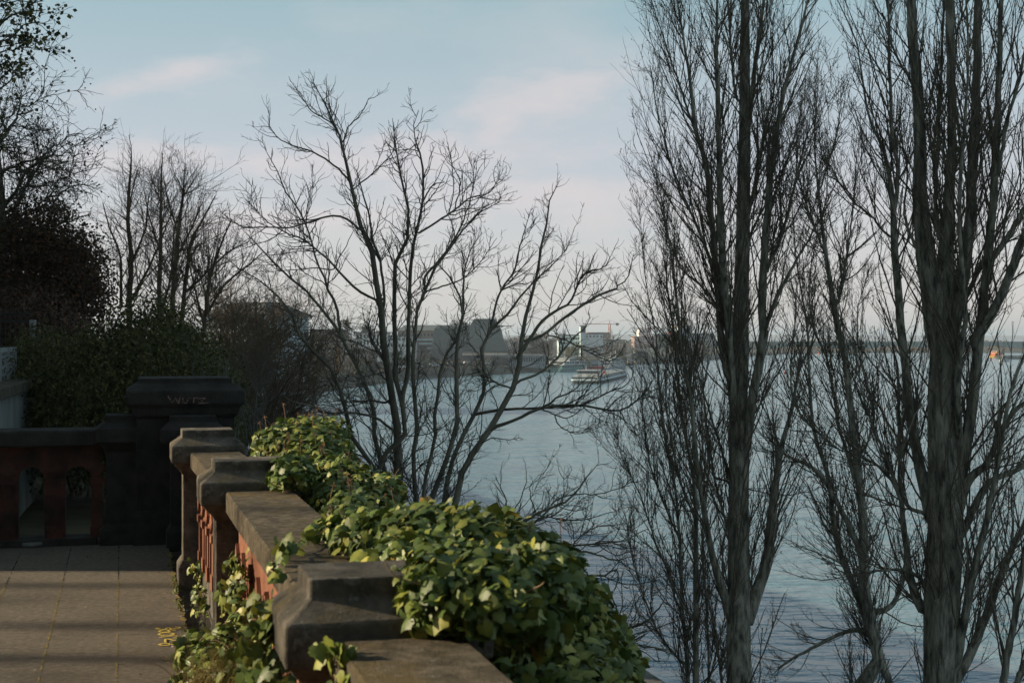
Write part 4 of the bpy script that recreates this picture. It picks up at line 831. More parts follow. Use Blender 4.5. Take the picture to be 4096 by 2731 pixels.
# evergreen hedge, each bush its own
def bush(name, label, blobs, n, size, seed, lm, group=None, stems=True):
    rng = np.random.default_rng(seed); B = [(V2(*c), r) for c, r in blobs]; c0 = B[0][0]
    root = thing(name, label, 'bush', (c0[0], c0[1], -.1), group)
    P, Nn = blob_points(rng, B, n, .35, 1.12, .45); k = len(P)
    # clumps
    cl = np.sin(P[:, 0]*9+seed)*np.sin(P[:, 1]*8)*np.sin(P[:, 2]*9+2*seed); keep = (cl > -.35) | (rng.random(k) < .45); P = P[keep]; Nn = Nn[keep]; k = len(P)
    P = P+.04*rng.standard_normal((k, 3)); v, f, a = quadleaf(P, Nn+.7*rng.standard_normal((k, 3)), rng.standard_normal((k, 3))*.6+[0, 0, .8], size*rng.uniform(.5, 1.5, k), np.clip(rng.beta(1.6, 2.4, k)+.2*cl[keep], 0, 1), .34)
    mk('leaves', v, f, lm, root, False, a)
    if stems:
        Q = []
        for i in range(10):
            a = np.array(c0)+rng.uniform(-.4, .4, 3); a[2] = -.1; bq = np.array(B[i % len(B)][0])+rng.uniform(-.3, .3, 3); Q.append(np.linspace(a, bq, 10)+.03*rng.standard_normal((10, 3)))
        for i in range(10): v, q = tubes([(np.array(Q)[i:i+1], np.linspace(.022, .008, 10)[None], 6)]); mk('stem', v, q, M['bark'], root, True)
    return root
bush('evergreen_bush', 'tall dark evergreen bush behind the corner block, the highest of the hedge', [((320, 785, 15.5), (.42, .6, .50)), ((375, 770, 15.7), (.30, .5, .42)), ((270, 830, 15.4), (.35, .5, .4)), ((300, 870, 15.2), (.8, .8, .6)), ((390, 880, 15.0), (.75, .8, .6)), ((340, 960, 14.5), (.9, .7, .8))], 60000, .042, 81, M['ever'], 'evergreen hedge behind the parapet')
bush('evergreen_bush', 'rounded evergreen bush with pale tips, left part of the hedge', [((205, 840, 15.8), (.5, .7, .38)), ((150, 870, 15.9), (.4, .6, .3)), ((240, 910, 15.2), (.7, .8, .6)), ((160, 950, 15.0), (.9, .8, .8)), ((250, 980, 14.4), (.7, .7, .6))], 46000, .042, 82, M['ever'], 'evergreen hedge behind the parapet')
bush('evergreen_bush', 'lower dark evergreen bush at the right end of the hedge', [((430, 850, 16.5), (.42, .6, .45)), ((465, 930, 16), (.42, .6, .5)), ((440, 970, 15.5), (.6, .7, .7)), ((420, 800, 16.6), (.25, .4, .30))], 36000, .042, 83, M['ever'], 'evergreen hedge behind the parapet')
bush('evergreen_bush', 'blue green bush beside the garden wall at the left', [((105, 890, 15.9), (.42, .6, .6)), ((120, 960, 15.4), (.55, .6, .6)), ((85, 830, 16.8), (.3, .5, .4))], 22000, .046, 84, M['ever'], 'evergreen hedge behind the parapet')
bush('flowering_bush', 'loose bush with mauve and orange leaves behind the end post', [((100, 760, 19), (.6, .7, .5)), ((150, 800, 18.4), (.6, .7, .45)), ((60, 740, 19.5), (.5, .7, .5))], 9000, .06, 85, M['pinkbush'])
bush('evergreen_bush', 'dark undergrowth seen through the iron fence at the left edge', [((20, 800, 21), (.9, .8, .5)), ((-60, 780, 21), (1.2, .8, .8)), ((60, 840, 20), (.8, .8, .6)), ((10, 880, 18), (.9, .5, .6))], 14000, .06, 86, M['ever'], 'evergreen hedge behind the parapet')
# big tree with dead leaves at the left edge
lt = [[(60, 2200, 60), (40, 1500, 54), (20, 1100, 46), (0, 800, 38), (-40, 400, 28), (-60, 50, 16)], [(10, 1000, 22), (80, 800, 16), (160, 650, 10), (240, 620, 6), (340, 560, 3)], [(0, 850, 20), (100, 700, 12), (200, 600, 8), (290, 540, 3)], [(20, 1100, 24), (140, 950, 16), (250, 900, 9), (360, 850, 4)],
      [(30, 1250, 24), (160, 1150, 16), (280, 1080, 10), (400, 1100, 4)], [(-20, 600, 18), (60, 480, 10), (120, 440, 6), (180, 360, 3)], [(-20, 700, 18), (80, 660, 12), (170, 640, 8), (300, 700, 4)], [(0, 900, 22), (110, 860, 14), (230, 780, 8), (320, 740, 3)], [(40, 1350, 20), (150, 1280, 14), (260, 1250, 8), (350, 1300, 4)]]
tree('beech_tree', 'big tree at the left edge still holding dark brown dead leaves', lt, 21, 90, M['bark'], M['twig'],
     [dict(count=190, tr=(.1, 1), ln=(.5, 1.3), ang=(30, 70), up=.2, wig=.16, n=8, rr=.5, rmin=.007, tip=.35, sides=4), dict(count=1100, tr=(.1, 1), ln=(.3, .8), ang=(30, 65), up=.1, wig=.2, n=6, rr=.6, rmin=.005, tip=.5), dict(count=2600, tr=(.1, 1), ln=(.1, .35), ang=(30, 65), up=.1, wig=.2, n=4, rr=.7, rmin=.004, tip=.6)],
     PX(60, 2200, 21), drift=1.6, n=18, jit=.02, leafy=(1300, .042, M['dead']))
rng = np.random.default_rng(91)
B = [(V2(*c), r) for c, r in [((40, 600, 21), (1.1, 1.0, .95)), ((110, 590, 20.5), (.8, .9, .7)), ((160, 640, 20.5), (.62, .8, .5)), ((80, 560, 21), (.6, .9, .4)), ((20, 520, 21), (.6, .8, .4)), ((160, 590, 20.6), (.45, .6, .35)), ((120, 690, 20.2), (.95, .8, .5)), ((20, 700, 21), (1., .8, .55)), ((190, 660, 20.4), (.4, .5, .3)), ((170, 720, 20), (.5, .6, .42)), ((120, 480, 21), (.35, .5, .2))]]
dens = [(B[0:3]+B[5:10], 42000), (B, 7000), (B[3:5]+B[10:], 3000)]
root = [o for o in COL.objects if o.name.startswith('beech_tree')][0]
for bl, n_ in dens:
    P, Nn = blob_points(rng, bl, n_, .2, 1.1, .0); k = len(P); cl = np.sin(P[:, 0]*7)*np.sin(P[:, 1]*7+1)*np.sin(P[:, 2]*8); kp = (cl > -.3) | (rng.random(k) < .4); P = P[kp]+.05*rng.standard_normal((kp.sum(), 3)); k = len(P)
    v, f, a = quadleaf(P, rng.standard_normal((k, 3)), rng.standard_normal((k, 3))+[0, 0, -.5], .045*rng.uniform(.5, 1.5, k), rng.beta(1.8, 2.2, k), .6); mk('leaves', v, f, M['dead'], root, False, a)
# leafy branch tips at the top left corner, on a tree standing outside the frame
ob = [[(-420, 2300, 70), (-420, 1300, 60), (-380, 500, 44), (-340, 0, 30), (-320, -300, 16)], [(-380, 420, 26), (-200, 250, 18), (-60, 150, 12), (60, 60, 8), (180, 40, 3)], [(-350, 300, 22), (-150, 250, 16), (0, 170, 10), (100, 110, 6), (210, 80, 2)],
      [(-360, 560, 20), (-180, 480, 14), (0, 360, 8), (60, 300, 3)], [(-200, 250, 14), (-40, 40, 9), (60, 10, 5), (160, 10, 3)], [(-150, 250, 12), (0, 210, 7), (100, 190, 4), (180, 200, 2)], [(-360, 620, 20), (-150, 600, 12), (20, 480, 6), (70, 440, 3)]]
tree('leafy_tree', 'tree outside the left edge whose leafy branch tips hang in the top left corner', ob, 15, 92, M['bark'], M['twig'],
     [dict(count=110, tr=(.3, 1), ln=(.3, .9), ang=(25, 55), up=.0, wig=.16, n=8, rr=.5, rmin=.0045, tip=.4, sides=4), dict(count=420, tr=(.2, 1), ln=(.12, .45), ang=(25, 55), up=.1, wig=.2, n=5, rr=.6, rmin=.0032, tip=.5)],
     PX(-420, 2300, 15), drift=1.0, n=18, jit=.015, leafy=(2200, .05, M['ever']))

rng = np.random.default_rng(500); n = 420; D = rng.uniform(4.5, 11.4, n); Lq = np.where(rng.random(n) < .6, .40-np.abs(rng.normal(0, .07, n)), rng.uniform(-2.2, .36, n))
C = np.array([WL(a, b, .012) for a, b in zip(D, Lq)]); C[Lq > .355, 2] = -.015; v, f, a = quadleaf(C, rng.standard_normal((n, 3))*.25+[0, 0, 1], rng.standard_normal((n, 3))*[1, 1, .1], rng.uniform(.008, .024, n), rng.random(n), .6)
M['litter'] = mat('fallen_leaf_litter', (.1, .07, .04), .9, .1, tint=[(0, (.05, .04, .03)), (.6, (.16, .11, .06)), (1, (.42, .40, .36))]); o = mk('leaf_litter', v, f, M['litter'], None, False, a); tag(o, 'scattered leaf litter and crumbs on the paving and along the gutter', 'litter', kind='stuff')
n = 900; D = rng.uniform(5.5, 11.3, n); cl_ = np.sin(D*5)*np.sin(D*2.3+1); kp = cl_ > -.1; D = D[kp]; n = len(D)
C = np.array([WL(a, float(np.interp(a, [4, 7, 9.6, 11.4], [.365, .353, .333, .345]))+rng.normal(0, .014), .01) for a in D]); v, f, a = quadleaf(C, rng.standard_normal((n, 3)), rng.standard_normal((n, 3))*.5+[0, 0, 1], rng.uniform(.008, .026, n), rng.random(n), .35)
o = mk('moss', v, f, M['ivy'], None, False, a*.8); tag(o, 'green moss and tiny weeds along the paving edge by the gutter', 'moss', kind='stuff')
# ------------------------------------------------------------------ far bank
def sm(name, c, r=.85, sp=.15, noise=None):
    M[name] = mat(name, c, r, sp, ramp=[(.35, tuple(x*.82 for x in c)), (.65, tuple(min(1, x*1.15) for x in c))], scale=noise or .4); return M[name]
for nm, c in (('white_render', (.76, .78, .76)), ('grey_render', (.22, .25, .26)), ('brown_brick', (.24, .175, .145)), ('slate_metal', (.075, .10, .11)), ('roof_grey', (.10, .12, .125)), ('red_roof', (.28, .12, .09)), ('beige_render', (.48, .43, .35)), ('pale_blue_render', (.48, .60, .62)), ('window_glass', (.045, .06, .065)), ('pink_render', (.42, .33, .31)), ('orange_panel', (.50, .25, .08)), ('red_panel', (.42, .12, .07)), ('bridge_steel', (.10, .17, .165)), ('pier_stone', (.28, .25, .21)), ('hull_white', (.38, .42, .43)), ('hull_dark', (.05, .065, .07)), ('hull_teal', (.12, .24, .24)), ('hull_red', (.40, .05, .04)), ('hull_yellow', (.55, .38, .06)), ('tank_tan', (.42, .31, .20)), ('car_paint_light', (.45, .47, .48)), ('car_paint_dark', (.06, .08, .09)), ('tyre_rubber', (.02, .02, .02)), ('deck_grey', (.22, .24, .24))):
    sm(nm, c)
M['window_glass'].node_tree.nodes['Principled BSDF'].inputs['Roughness'].default_value = .25
def house(name, label, sx0, sx1, syt, syb, Y, wall, roof='roof_grey', depth=14, rh=0, rov=.4, win=None, wm='window_glass', cat='building', ang=0, ws=(.55, .5), par=None, extra=None):
    x0, _, zt = PX(sx0, syt, Y); x1, _, zb = PX(sx1, syb, Y); w = x1-x0; zb = min(zb, WZ+3)
    c = ((x0+x1)/2, Y, zb); root = thing(name, label, cat, c)
    ca, sa = math.cos(rd(ang)), math.sin(rd(ang))
    def T(x, y, z): X = x; Yy = y; return (c[0]+ca*X-sa*Yy, Y+sa*X+ca*Yy, z)
    boxo('wall', M[wall], root, -w/2, w/2, 0, depth, zb, zt, T)
    if rh > 0:
        m_ = MB(); o = rov
        m_.prism([[T(-w/2-o, -o, zt+.01), T(w/2+o, -o, zt+.01), T(w/2+o, depth+o, zt+.01), T(-w/2-o, depth+o, zt+.01)], [T(-w/2+rh, depth*.35, zt+rh), T(w/2-rh, depth*.35, zt+rh), T(w/2-rh, depth*.65, zt+rh), T(-w/2+rh, depth*.65, zt+rh)]]); m_.build('roof', M[roof], root)
    else: boxo('roof', M[roof], root, -w/2-rov, w/2+rov, -rov, depth+rov, zt+.01, zt+.55, T)
    if win:
        nx_, rowsz = win
        for (ya, yb) in rowsz:
            za = PX(0, yb, Y)[2]; zc = PX(0, ya, Y)[2]
            for i in range(nx_):
                cx = -w/2+w*(i+.5)/nx_; hw = w/nx_*ws[0]/2; boxo('window', M[wm], root, cx-hw, cx+hw, -.06, .10, za, zc, T)
    if extra: extra(root, T, w, zb, zt)
    return root
house('office_block', 'white office block with two rows of square windows behind the middle tree', 1425, 1545, 1332, 1440, 620, 'white_render', 'roof_grey', 22, 0, .8, (9, ((1338, 1352), (1364, 1379))), ws=(.55, 1))
house('office_block', 'long pale wing right of the white office block, behind the trunks', 1545, 1665, 1346, 1440, 630, 'white_render', 'roof_grey', 18, 0, .6, (8, ((1352, 1362), (1376, 1386))))
house('flat_roofed_house', 'brown flat roofed house left of the white office block', 1240, 1372, 1322, 1440, 560, 'brown_brick', 'roof_grey', 16, 0, .8, (7, ((1338, 1350), (1362, 1372))))
house('low_house', 'low white house with a pale roof below the brown flat roofed house', 1262, 1392, 1376, 1450, 470, 'beige_render', 'white_render', 12, 0, .9, (8, ((1388, 1398),)))
house('chimney_tower', 'narrow wall tower with orange sunlight put into its colour, before the white office block', 1341, 1351, 1392, 1450, 440, 'orange_panel', 'brown_brick', 6, 0, .1, (1, ((1404, 1418),)), cat='tower', ws=(.35, 1))  # sunlight on this wall is put into its orange colour
def terr(root, T, w, zb, zt):
    for i, (f0, f1, y0) in enumerate(((.25, .62, 1362), (.3, .75, 1378), (.42, 1.0, 1396), (.45, 1.05, 1413))):
        z = PX(0, y0, 640)[2]; boxo('terrace_slab', M['pale_blue_render'], root, -w/2+w*f0, -w/2+w*f1, -3-i*1.5, 0, z, z+.9, T)
house('long_hall', 'long brown hall with a low hipped grey roof and pale terraces', 1590, 1880, 1322, 1450, 640, 'brown_brick', 'roof_grey', 34, 2.6, .8, (20, ((1334, 1345), (1370, 1376), (1386, 1392), (1404, 1410))), extra=terr)
# slate opera block with sloping sides
Yb = 600; root = thing('opera_block', 'dark slate clad theatre block with sloping sides, tallest on the far bank', 'building', PX(1945, 1440, Yb))
def ring(a, b, y, d0, d1): p = PX(a, y, Yb); q = PX(b, y, Yb); return [(p[0], Yb+d0, p[2]), (q[0], Yb+d0, p[2]), (q[0], Yb+d1, p[2]), (p[0], Yb+d1, p[2])]
M['slate_clad'] = mat('slate_clad', (.07, .09, .10), .7, .3, ramp=[(.35, (.016, .032, .040)), (.65, (.030, .050, .060))], scale=.25, stretch=(1, 1, 4))
MB().prism([ring(1838, 2040, 1450, 0, 60), ring(1842, 2030, 1400, 1, 58), ring(1852, 2010, 1350, 4, 54), ring(1868, 2004, 1320, 7, 50), ring(1892, 1982, 1276, 10, 44), ring(1896, 1978, 1273, 11, 43)]).build('wall', M['slate_clad'], root)
MB().prism([ring(1720, 1846, 1450, 3, 50), ring(1722, 1850, 1395, 4, 50), ring(1735, 1858, 1312, 8, 48), ring(1745, 1850, 1303, 10, 46)]).build('side_wing', M['slate_clad'], root)
for i, (a, b, y) in enumerate(((1850, 2030, 1412), (1905, 2040, 1432))): p, q = PX(a, y, Yb-3), PX(b, y, Yb-3); boxo('window_band', M['beige_render' if i == 0 else 'grey_render'], root, p[0], q[0], Yb-3, Yb+1.5, p[2]-1, p[2])
house('embankment_hall', 'long low glass pavilion on the promenade before the theatre block', 1930, 2180, 1424, 1470, 570, 'grey_render', 'deck_grey', 10, 0, 1.0, (26, ((1430, 1446),)), ws=(.6, 1), cat='pavilion')
house('modern_office', 'pale blue modern office slab with window bands, right of the theatre', 2235, 2328, 1342, 1440, 800, 'pale_blue_render', 'roof_grey', 30, 0, .5, (10, ((1350, 1358), (1368, 1376), (1386, 1394))), ws=(.8, 1))
house('modern_office', 'tall pale blue tower slab rising over the modern office', 2322, 2343, 1305, 1440, 790, 'pale_blue_render', 'slate_metal', 14, 0, .1, (1, ((1306, 1330),)), ws=(.9, 1), cat='tower')
house('modern_office', 'white blue office with a blank end wall beside the tower slab', 2340, 2412, 1336, 1440, 810, 'white_render', 'roof_grey', 30, 0, .4, (5, ((1342, 1348),)), ws=(.5, 1))
house('apartment_house', 'distant beige apartment house with a red roof storey behind the offices', 2352, 2440, 1332, 1440, 1000, 'pink_render', 'red_roof', 30, 0, .4, (9, ((1334, 1341), (1346, 1352))))
house('apartment_house', 'beige apartment house with small windows right of the offices', 2412, 2500, 1362, 1450, 860, 'beige_render', 'roof_grey', 20, 0, .6, (8, ((1368, 1375), (1380, 1387))), ws=(.4, 1))
house('apartment_house', 'pale stepped house on the skyline left of the poplars', 2538, 2622, 1348, 1440, 1050, 'pink_render', 'red_roof', 30, 0, .6, (8, ((1354, 1360),)))
house('apartment_house', 'small white block standing on the skyline above the stepped house', 2556, 2600, 1318, 1440, 1080, 'white_render', 'roof_grey', 20, 0, .5, (3, ((1322, 1330),)))
house('apartment_house', 'hazy white block behind the young poplar', 2625, 2680, 1338, 1440, 1080, 'grey_render', 'roof_grey', 25, 0, .5, (5, ((1344, 1350),)))
house('apartment_house', 'house with a bright red storey behind the young poplar', 2683, 2712, 1332, 1440, 1100, 'red_panel', 'red_roof', 25, 0, .3, (4, ((1338, 1343),)))
house('office_tower', 'bluish tower with an orange cornice behind the poplar branches', 2714, 2768, 1306, 1440, 1120, 'pale_blue_render', 'orange_panel', 25, 0, .8, (6, ((1314, 1320), (1328, 1334), (1342, 1348))))
house('apartment_house', 'dark roofed block right of the bluish tower', 2770, 2860, 1342, 1440, 1120, 'grey_render', 'slate_metal', 25, 2.0, .8, (8, ((1350, 1356), (1364, 1369))))
# pale villa up on the left bank
house('villa', 'pale villa with a long grey hipped roof above the thicket, left', 800, 1060, 1262, 1500, 260, 'pale_blue_render', 'roof_grey', 22, 2.6, 1.2, (12, ((1272, 1284), (1300, 1314))), ang=-14)
root = thing('church_spire', 'thin pinkish spire on the skyline left of the white office block', 'tower', PX(1388, 1400, 900))
x, y, z = PX(1388, 1320, 900); boxo('tower_shaft', M['pink_render'], root, x-1.4, x+1.4, y, y+3, WZ+5, z+3); MB().prism([[(x-1.5, y-.1, z+3), (x+1.5, y-.1, z+3), (x+1.5, y+3.1, z+3), (x-1.5, y+3.1, z+3)], [(x-.1, y+1.4, z+9), (x+.1, y+1.4, z+9), (x+.1, y+1.6, z+9), (x-.1, y+1.6, z+9)]]).build('spire', M['red_roof'], root)
# cranes
def crane(label, sx, syt, jl, jr, sjib, Y, cw):
    x, y, zt = PX(sx, syt, Y); zj = PX(0, sjib, Y)[2]; root = thing('tower_crane', label, 'crane', (x, y, WZ+8), 'tower cranes on the skyline'); w = .8
    m_ = MB()
    for dx in (-w, w):
        for dy in (-w, w): m_.cyl((x+dx, y+dy, WZ+8), (x+dx, y+dy, zj), .22, n=4)
    z = WZ+9; s = 1
    while z < zj-2: m_.cyl((x-w*s, y-w, z), (x+w*s, y-w, z+2), .14, n=4); z += 2; s = -s
    m_.build('mast', M['red_panel'], root); MB().cyl((x, y, zj), (x, y, zt), .35, .15, 4).build('tower_top', M['red_panel'], root)
    xl = PX(jl, 0, Y)[0]; xr = PX(jr, 0, Y)[0]; m_ = MB(); m_.box(xl, xr, y-.3, y+.3, zj-.25, zj+.25)
    m_.cyl((x, y, zt), (xl*.6+x*.4, y, zj), .08, n=4).cyl((x, y, zt), (xr, y, zj), .08, n=4); m_.build('jib', M['red_panel'], root)
    boxo('counterweight', M['slate_metal'], root, *(sorted((PX(cw[0], 0, Y)[0], PX(cw[1], 0, Y)[0]))), y-1, y+1, zj-1.2, zj+.9)
crane('thin red tower crane above the beige apartment house', 2438, 1280, 2330, 2478, 1296, 1150, (2464, 2474))
crane('dark jib crane just left of the poplars on the skyline', 2600, 1300, 2530, 2625, 1312, 1150, (2612, 2622))
# road bridge: far steel girder with shallow arches
Yg = 1150; root = thing('road_bridge', 'long teal steel bridge with shallow arches crossing the river at the right', 'bridge', PX(3500, 1400, Yg)); NB = 120
m_ = MB(); piers = [2610, 3050, 3420, 3790, 4160, 4530, 4900]
def under(sx):
    d = min(abs(sx-p) for p in piers); return 1386+8*max(0, 1-(d/185))**2*2.0
V = []; Q = []
for i in range(NB+1):
    sx = 2560+i*(5000-2560)/NB; x = PX(sx, 0, Yg)[0]; zt = PX(0, 1368, Yg)[2]; zb = PX(0, under(sx), Yg)[2]; V += [(x, Yg, zt), (x, Yg, zb), (x, Yg+14, zt), (x, Yg+14, zb)]
    if i: k = len(V)-8; Q += [(k, k+4, k+5, k+1), (k+2, k+3, k+7, k+6), (k, k+2, k+6, k+4), (k+1, k+5, k+7, k+3)]
mk('girder', V, Q, M['bridge_steel'], root)
boxo('parapet', M['grey_render'], root, PX(2560, 0, Yg)[0], PX(5000, 0, Yg)[0], Yg-.5, Yg-.02, PX(0, 1369, Yg)[2], PX(0, 1365, Yg)[2])
for p in piers: x = PX(p, 0, Yg)[0]; boxo('pier', M['pier_stone'], root, x-2.4, x+2.4, Yg+1, Yg+13, WZ-1, PX(0, 1386, Yg)[2]-1)
# stone arch ramp of the bridge on the left bank
Ya = 790; root = thing('arch_bridge_end', 'stone arch at the bridge end on the left bank with a dark opening', 'bridge', PX(2570, 1440, Ya)); K = 14; V = []; Q = []
cx = 2562; prev = None
for j in range(K+1):
    a = math.pi*(1-j/K); sx = cx+44*math.cos(a); sy = 1438-34*math.sin(a); ztop = PX(0, 1392, Ya)[2]
    b = [PX(sx, sy, Ya), (PX(sx, 0, Ya)[0], Ya, ztop)]; V += [b[0], b[1], (b[0][0], Ya+12, b[0][2]), (b[1][0], Ya+12, ztop)]
    if j: k = len(V)-8; Q += [(k, k+4, k+5, k+1), (k+2, k+3, k+7, k+6), (k, k+2, k+6, k+4), (k+1, k+5, k+7, k+3)]
mk('arch', V, Q, M['beige_render'], root)
for a, b in ((2490, 2518), (2606, 2650)): boxo('abutment', M['beige_render'], root, PX(a, 0, Ya)[0], PX(b, 0, Ya)[0], Ya, Ya+12, WZ, PX(0, 1392, Ya)[2])
boxo('arch_shade', M['slate_metal'], root, PX(2516, 0, Ya)[0], PX(2608, 0, Ya)[0], Ya+20, Ya+21, WZ, PX(0, 1400, Ya)[2])  # dark sheet standing in for the shade inside the arch opening

# ------------------------------------------------------------------ boats
def hull(m_, L, Wd, z0, z1, T, bow=.18, stern=.05, flare=.85):
    def ringz(z, f):
        w = Wd/2*f; return [T(-L/2, -w*.75, z), T(-L/2+L*stern, -w, z), T(L/2-L*bow, -w, z), T(L/2-L*bow*.4, -w*.62, z), T(L/2, 0, z), T(L/2-L*bow*.4, w*.62, z), T(L/2-L*bow, w, z), T(-L/2+L*stern, w, z), T(-L/2, w*.75, z)]
    m_.prism([ringz(z0, flare), ringz(z1, 1)]); return m_
def frame_(c, ang):
    ca, sa = math.cos(ang), math.sin(ang); return lambda x, y, z: (c[0]+ca*x-sa*y, c[1]+sa*x+ca*y, WZ+z)
p0 = PX(2340, 0, 432); p1 = PX(2468, 0, 516); cc = ((p0[0]+p1[0])/2, (p0[1]+p1[1])/2); an = math.atan2(p1[1]-p0[1], p1[0]-p0[0]); T = frame_(cc, an); LB = 86
T_ = T; T = lambda x, y, z: T_(x, y, z if z < 0 else z*.60)
root = thing('cargo_barge', 'long cargo barge under way in mid river with its wheelhouse at the near end', 'barge', (cc[0], cc[1], WZ))
hull(MB(), LB, 9.6, -1, 1.5, T, .12).build('hull', M['hull_dark'], root)
hull(MB(), LB-.3, 9.7, 1.5, 2.0, T, .12, flare=1).build('gunwale', M['pale_blue_render'], root)
boxo('hold_coaming', M['deck_grey'], root, -20, 36, -3.8, 3.8, 2.0, 3.3, T); boxo('hatch_cover', M['grey_render'], root, -19.5, 35.5, -3.6, 3.6, 3.3, 3.8, T)
boxo('deck_cargo', M['tank_tan'], root, -25, -20.5, -3.6, 3.6, 2.0, 3.9, T)
boxo('deckhouse', M['hull_white'], root, -41, -27, -4.2, 4.2, 2.0, 4.0, T); boxo('deckhouse_windows', M['window_glass'], root, -41.08, -27.1, -4.28, 4.28, 2.5, 3.2, T)
wh = boxo('wheelhouse', M['hull_white'], root, -36, -31, -3.2, 3.2, 4.0, 6.4, T); boxo('window', M['window_glass'], wh, -36.06, -30.94, -3.26, 3.26, 5.0, 6.0, T); boxo('roof', M['hull_white'], wh, -36.5, -30.5, -3.6, 3.6, 6.4, 6.6, T)
MB().cyl(T(-33, 1, 6.6), T(-33, 1, 9.0), .12, .05, 6).build('mast', M['hull_white'], root); MB().cyl(T(30, 0, 3.8), T(30, 0, 8), .1, .05, 6).build('mast', M['hull_dark'], root)
boxo('flag', M['hull_red'], root, -36.5, -35.3, 1.0, 1.06, 7.0, 7.8, T); boxo('dome', M['hull_white'], root, -41.5, -40, -4.4, -3.2, 2, 3.6, T, .3)
for x, yy in ((-12, -2), (10, 2), (24, -2)): boxo('hatch_crane', M['deck_grey' if x > -10 else 'hull_red'], root, x-.35, x+.35, yy-.35, yy+.35, 3.8, 5.2, T)
def ship(name, label, sx, Y, L, Wd, an, hc, decks, mast_=True, extra=None, cat='boat'):
    x = PX(sx, 0, Y)[0]; T0 = frame_((x, Y), an); T = lambda a_, b_, z_: T0(a_, b_, z_ if z_ < 0 else z_*.72); root = thing(name, label, cat, (x, Y, WZ)); hull(MB(), L, Wd, -1, 1.6, T, .16).build('hull', M[hc], root)
    z = 1.6
    for (f0, f1, h, mt, wn_) in decks:
        d = boxo('deck', M[mt], root, -L/2+L*f0, -L/2+L*f1, -Wd/2*.88, Wd/2*.88, z, z+h, T)
        if wn_:
            n_ = max(3, int(L*(f1-f0)/2.2)); xa = -L/2+L*f0; st_ = L*(f1-f0)/n_
            for i in range(n_):
                for sd2 in (-1, 1): boxo('window', M['window_glass'], d, xa+st_*(i+.2), xa+st_*(i+.8), sd2*Wd/2*.88-.04, sd2*Wd/2*.88+.04, z+h*.35, z+h*.8, T)
            boxo('window', M['window_glass'], d, xa-.04, xa+.04, -Wd*.35, Wd*.35, z+h*.35, z+h*.8, T)
        boxo('deck_roof', M['hull_white'], root, -L/2+L*f0-.4, -L/2+L*f1+.4, -Wd/2*.95, Wd/2*.95, z+h, z+h+.18, T); z += h+.18
    if mast_: MB().cyl(T(-L*.1, 0, z), T(-L*.1, 0, z+3.5), .12, .05, 6).build('mast', M['hull_white'], root)
    if extra: extra(root, T, z)
    return root
ship('restaurant_ship', 'moored turquoise restaurant ship with white upper deck at the left bank', 2270, 596, 26, 8, rd(62), 'hull_teal', [(.02, .95, 2.1, 'hull_teal', True), (.1, .85, 1.9, 'hull_white', True), (.3, .55, 1.6, 'hull_white', False)])
ship('landing_stage', 'dark floating landing stage left of the turquoise ship', 2150, 592, 24, 5, rd(8), 'hull_dark', [(.1, .9, 1.6, 'grey_render', True)], False)
ship('tug', 'small red and white workboat between the turquoise and the white ships', 2388, 640, 11, 4.4, rd(70), 'hull_red', [(.15, .6, 1.4, 'hull_white', True), (.2, .45, 1.3, 'hull_white', False)])
ship('excursion_ship', 'white two deck excursion ship moored before the arch', 2448, 668, 34, 7.5, rd(72), 'hull_white', [(.04, .92, 1.8, 'hull_white', True), (.1, .8, 1.5, 'hull_white', True), (.3, .5, 1.2, 'pale_blue_render', False)])
ship('excursion_ship', 'low bluish passenger boat moored right of the white excursion ship', 2500, 742, 24, 6, rd(60), 'hull_dark', [(.1, .85, 1.7, 'pale_blue_render', True)], False)
def rig(root, T, z): MB().cyl(T(2, 0, z), T(-6, 0, z+4), .25, .15, 6).build('derrick', M['hull_yellow'], root)
ship('work_barge', 'orange and yellow work barge seen through the poplar at the right edge', 3995, 1010, 16, 6, rd(30), 'hull_yellow', [(.1, .6, 2.6, 'red_panel', False), (.2, .5, 2, 'orange_panel', True)], False, rig)
ship('motor_boat', 'small white motor boat in front of the yellow work barge', 4018, 830, 7, 2.6, rd(20), 'hull_white', [(.2, .6, 1.1, 'hull_white', True)], False)
ship('cargo_boat', 'grey river boat cut by the right edge of the picture', 4075, 930, 30, 6, rd(10), 'hull_dark', [(.1, .5, 1.6, 'grey_render', True)], False)
def buoy(label, sx, Y, mt, q=1.0):
    x = PX(sx, 0, Y)[0]; r_ = thing('buoy', label, 'buoy', (x, Y, WZ)); MB().cyl((x, Y, WZ-.4), (x, Y, WZ+.8*q), 1.0*q, .9*q, 12).build('float', M[mt], r_); MB().cyl((x, Y, WZ+.8*q), (x, Y, WZ+2.6*q), .55*q, .1*q, 10).build('top_cone', M[mt], r_)
buoy('orange red buoy on the water between the poplars', 3276, 1180, 'red_panel'); buoy('small red buoy seen just right of the big poplar trunk', 3140, 560, 'hull_red', .45)
for lb, sx in (('left pale mooring dolphin before the dark arch', 2514), ('right pale mooring dolphin before the dark arch', 2543)):
    x, Y = PX(sx, 0, 725)[0], 725; o = MB().cyl((x, Y, WZ-2), (x, Y, WZ+2.2), 1.0, .95, 12).build('mooring_dolphin', M['pier_stone']); tag(o, lb, 'dolphin', 'mooring dolphins')
x, Y = PX(2539, 0, 735)[0], 735; r_ = thing('beacon', 'small pale beacon lamp on a post above the dolphins', 'beacon', (x, Y, WZ)); MB().cyl((x, Y, WZ), (x, Y, WZ+6), .15, n=6).build('post', M['hull_dark'], r_); MB().cyl((x, Y, WZ+6), (x, Y, WZ+7.6), .7, .5, 8).build('lantern', M['pier_stone'], r_)
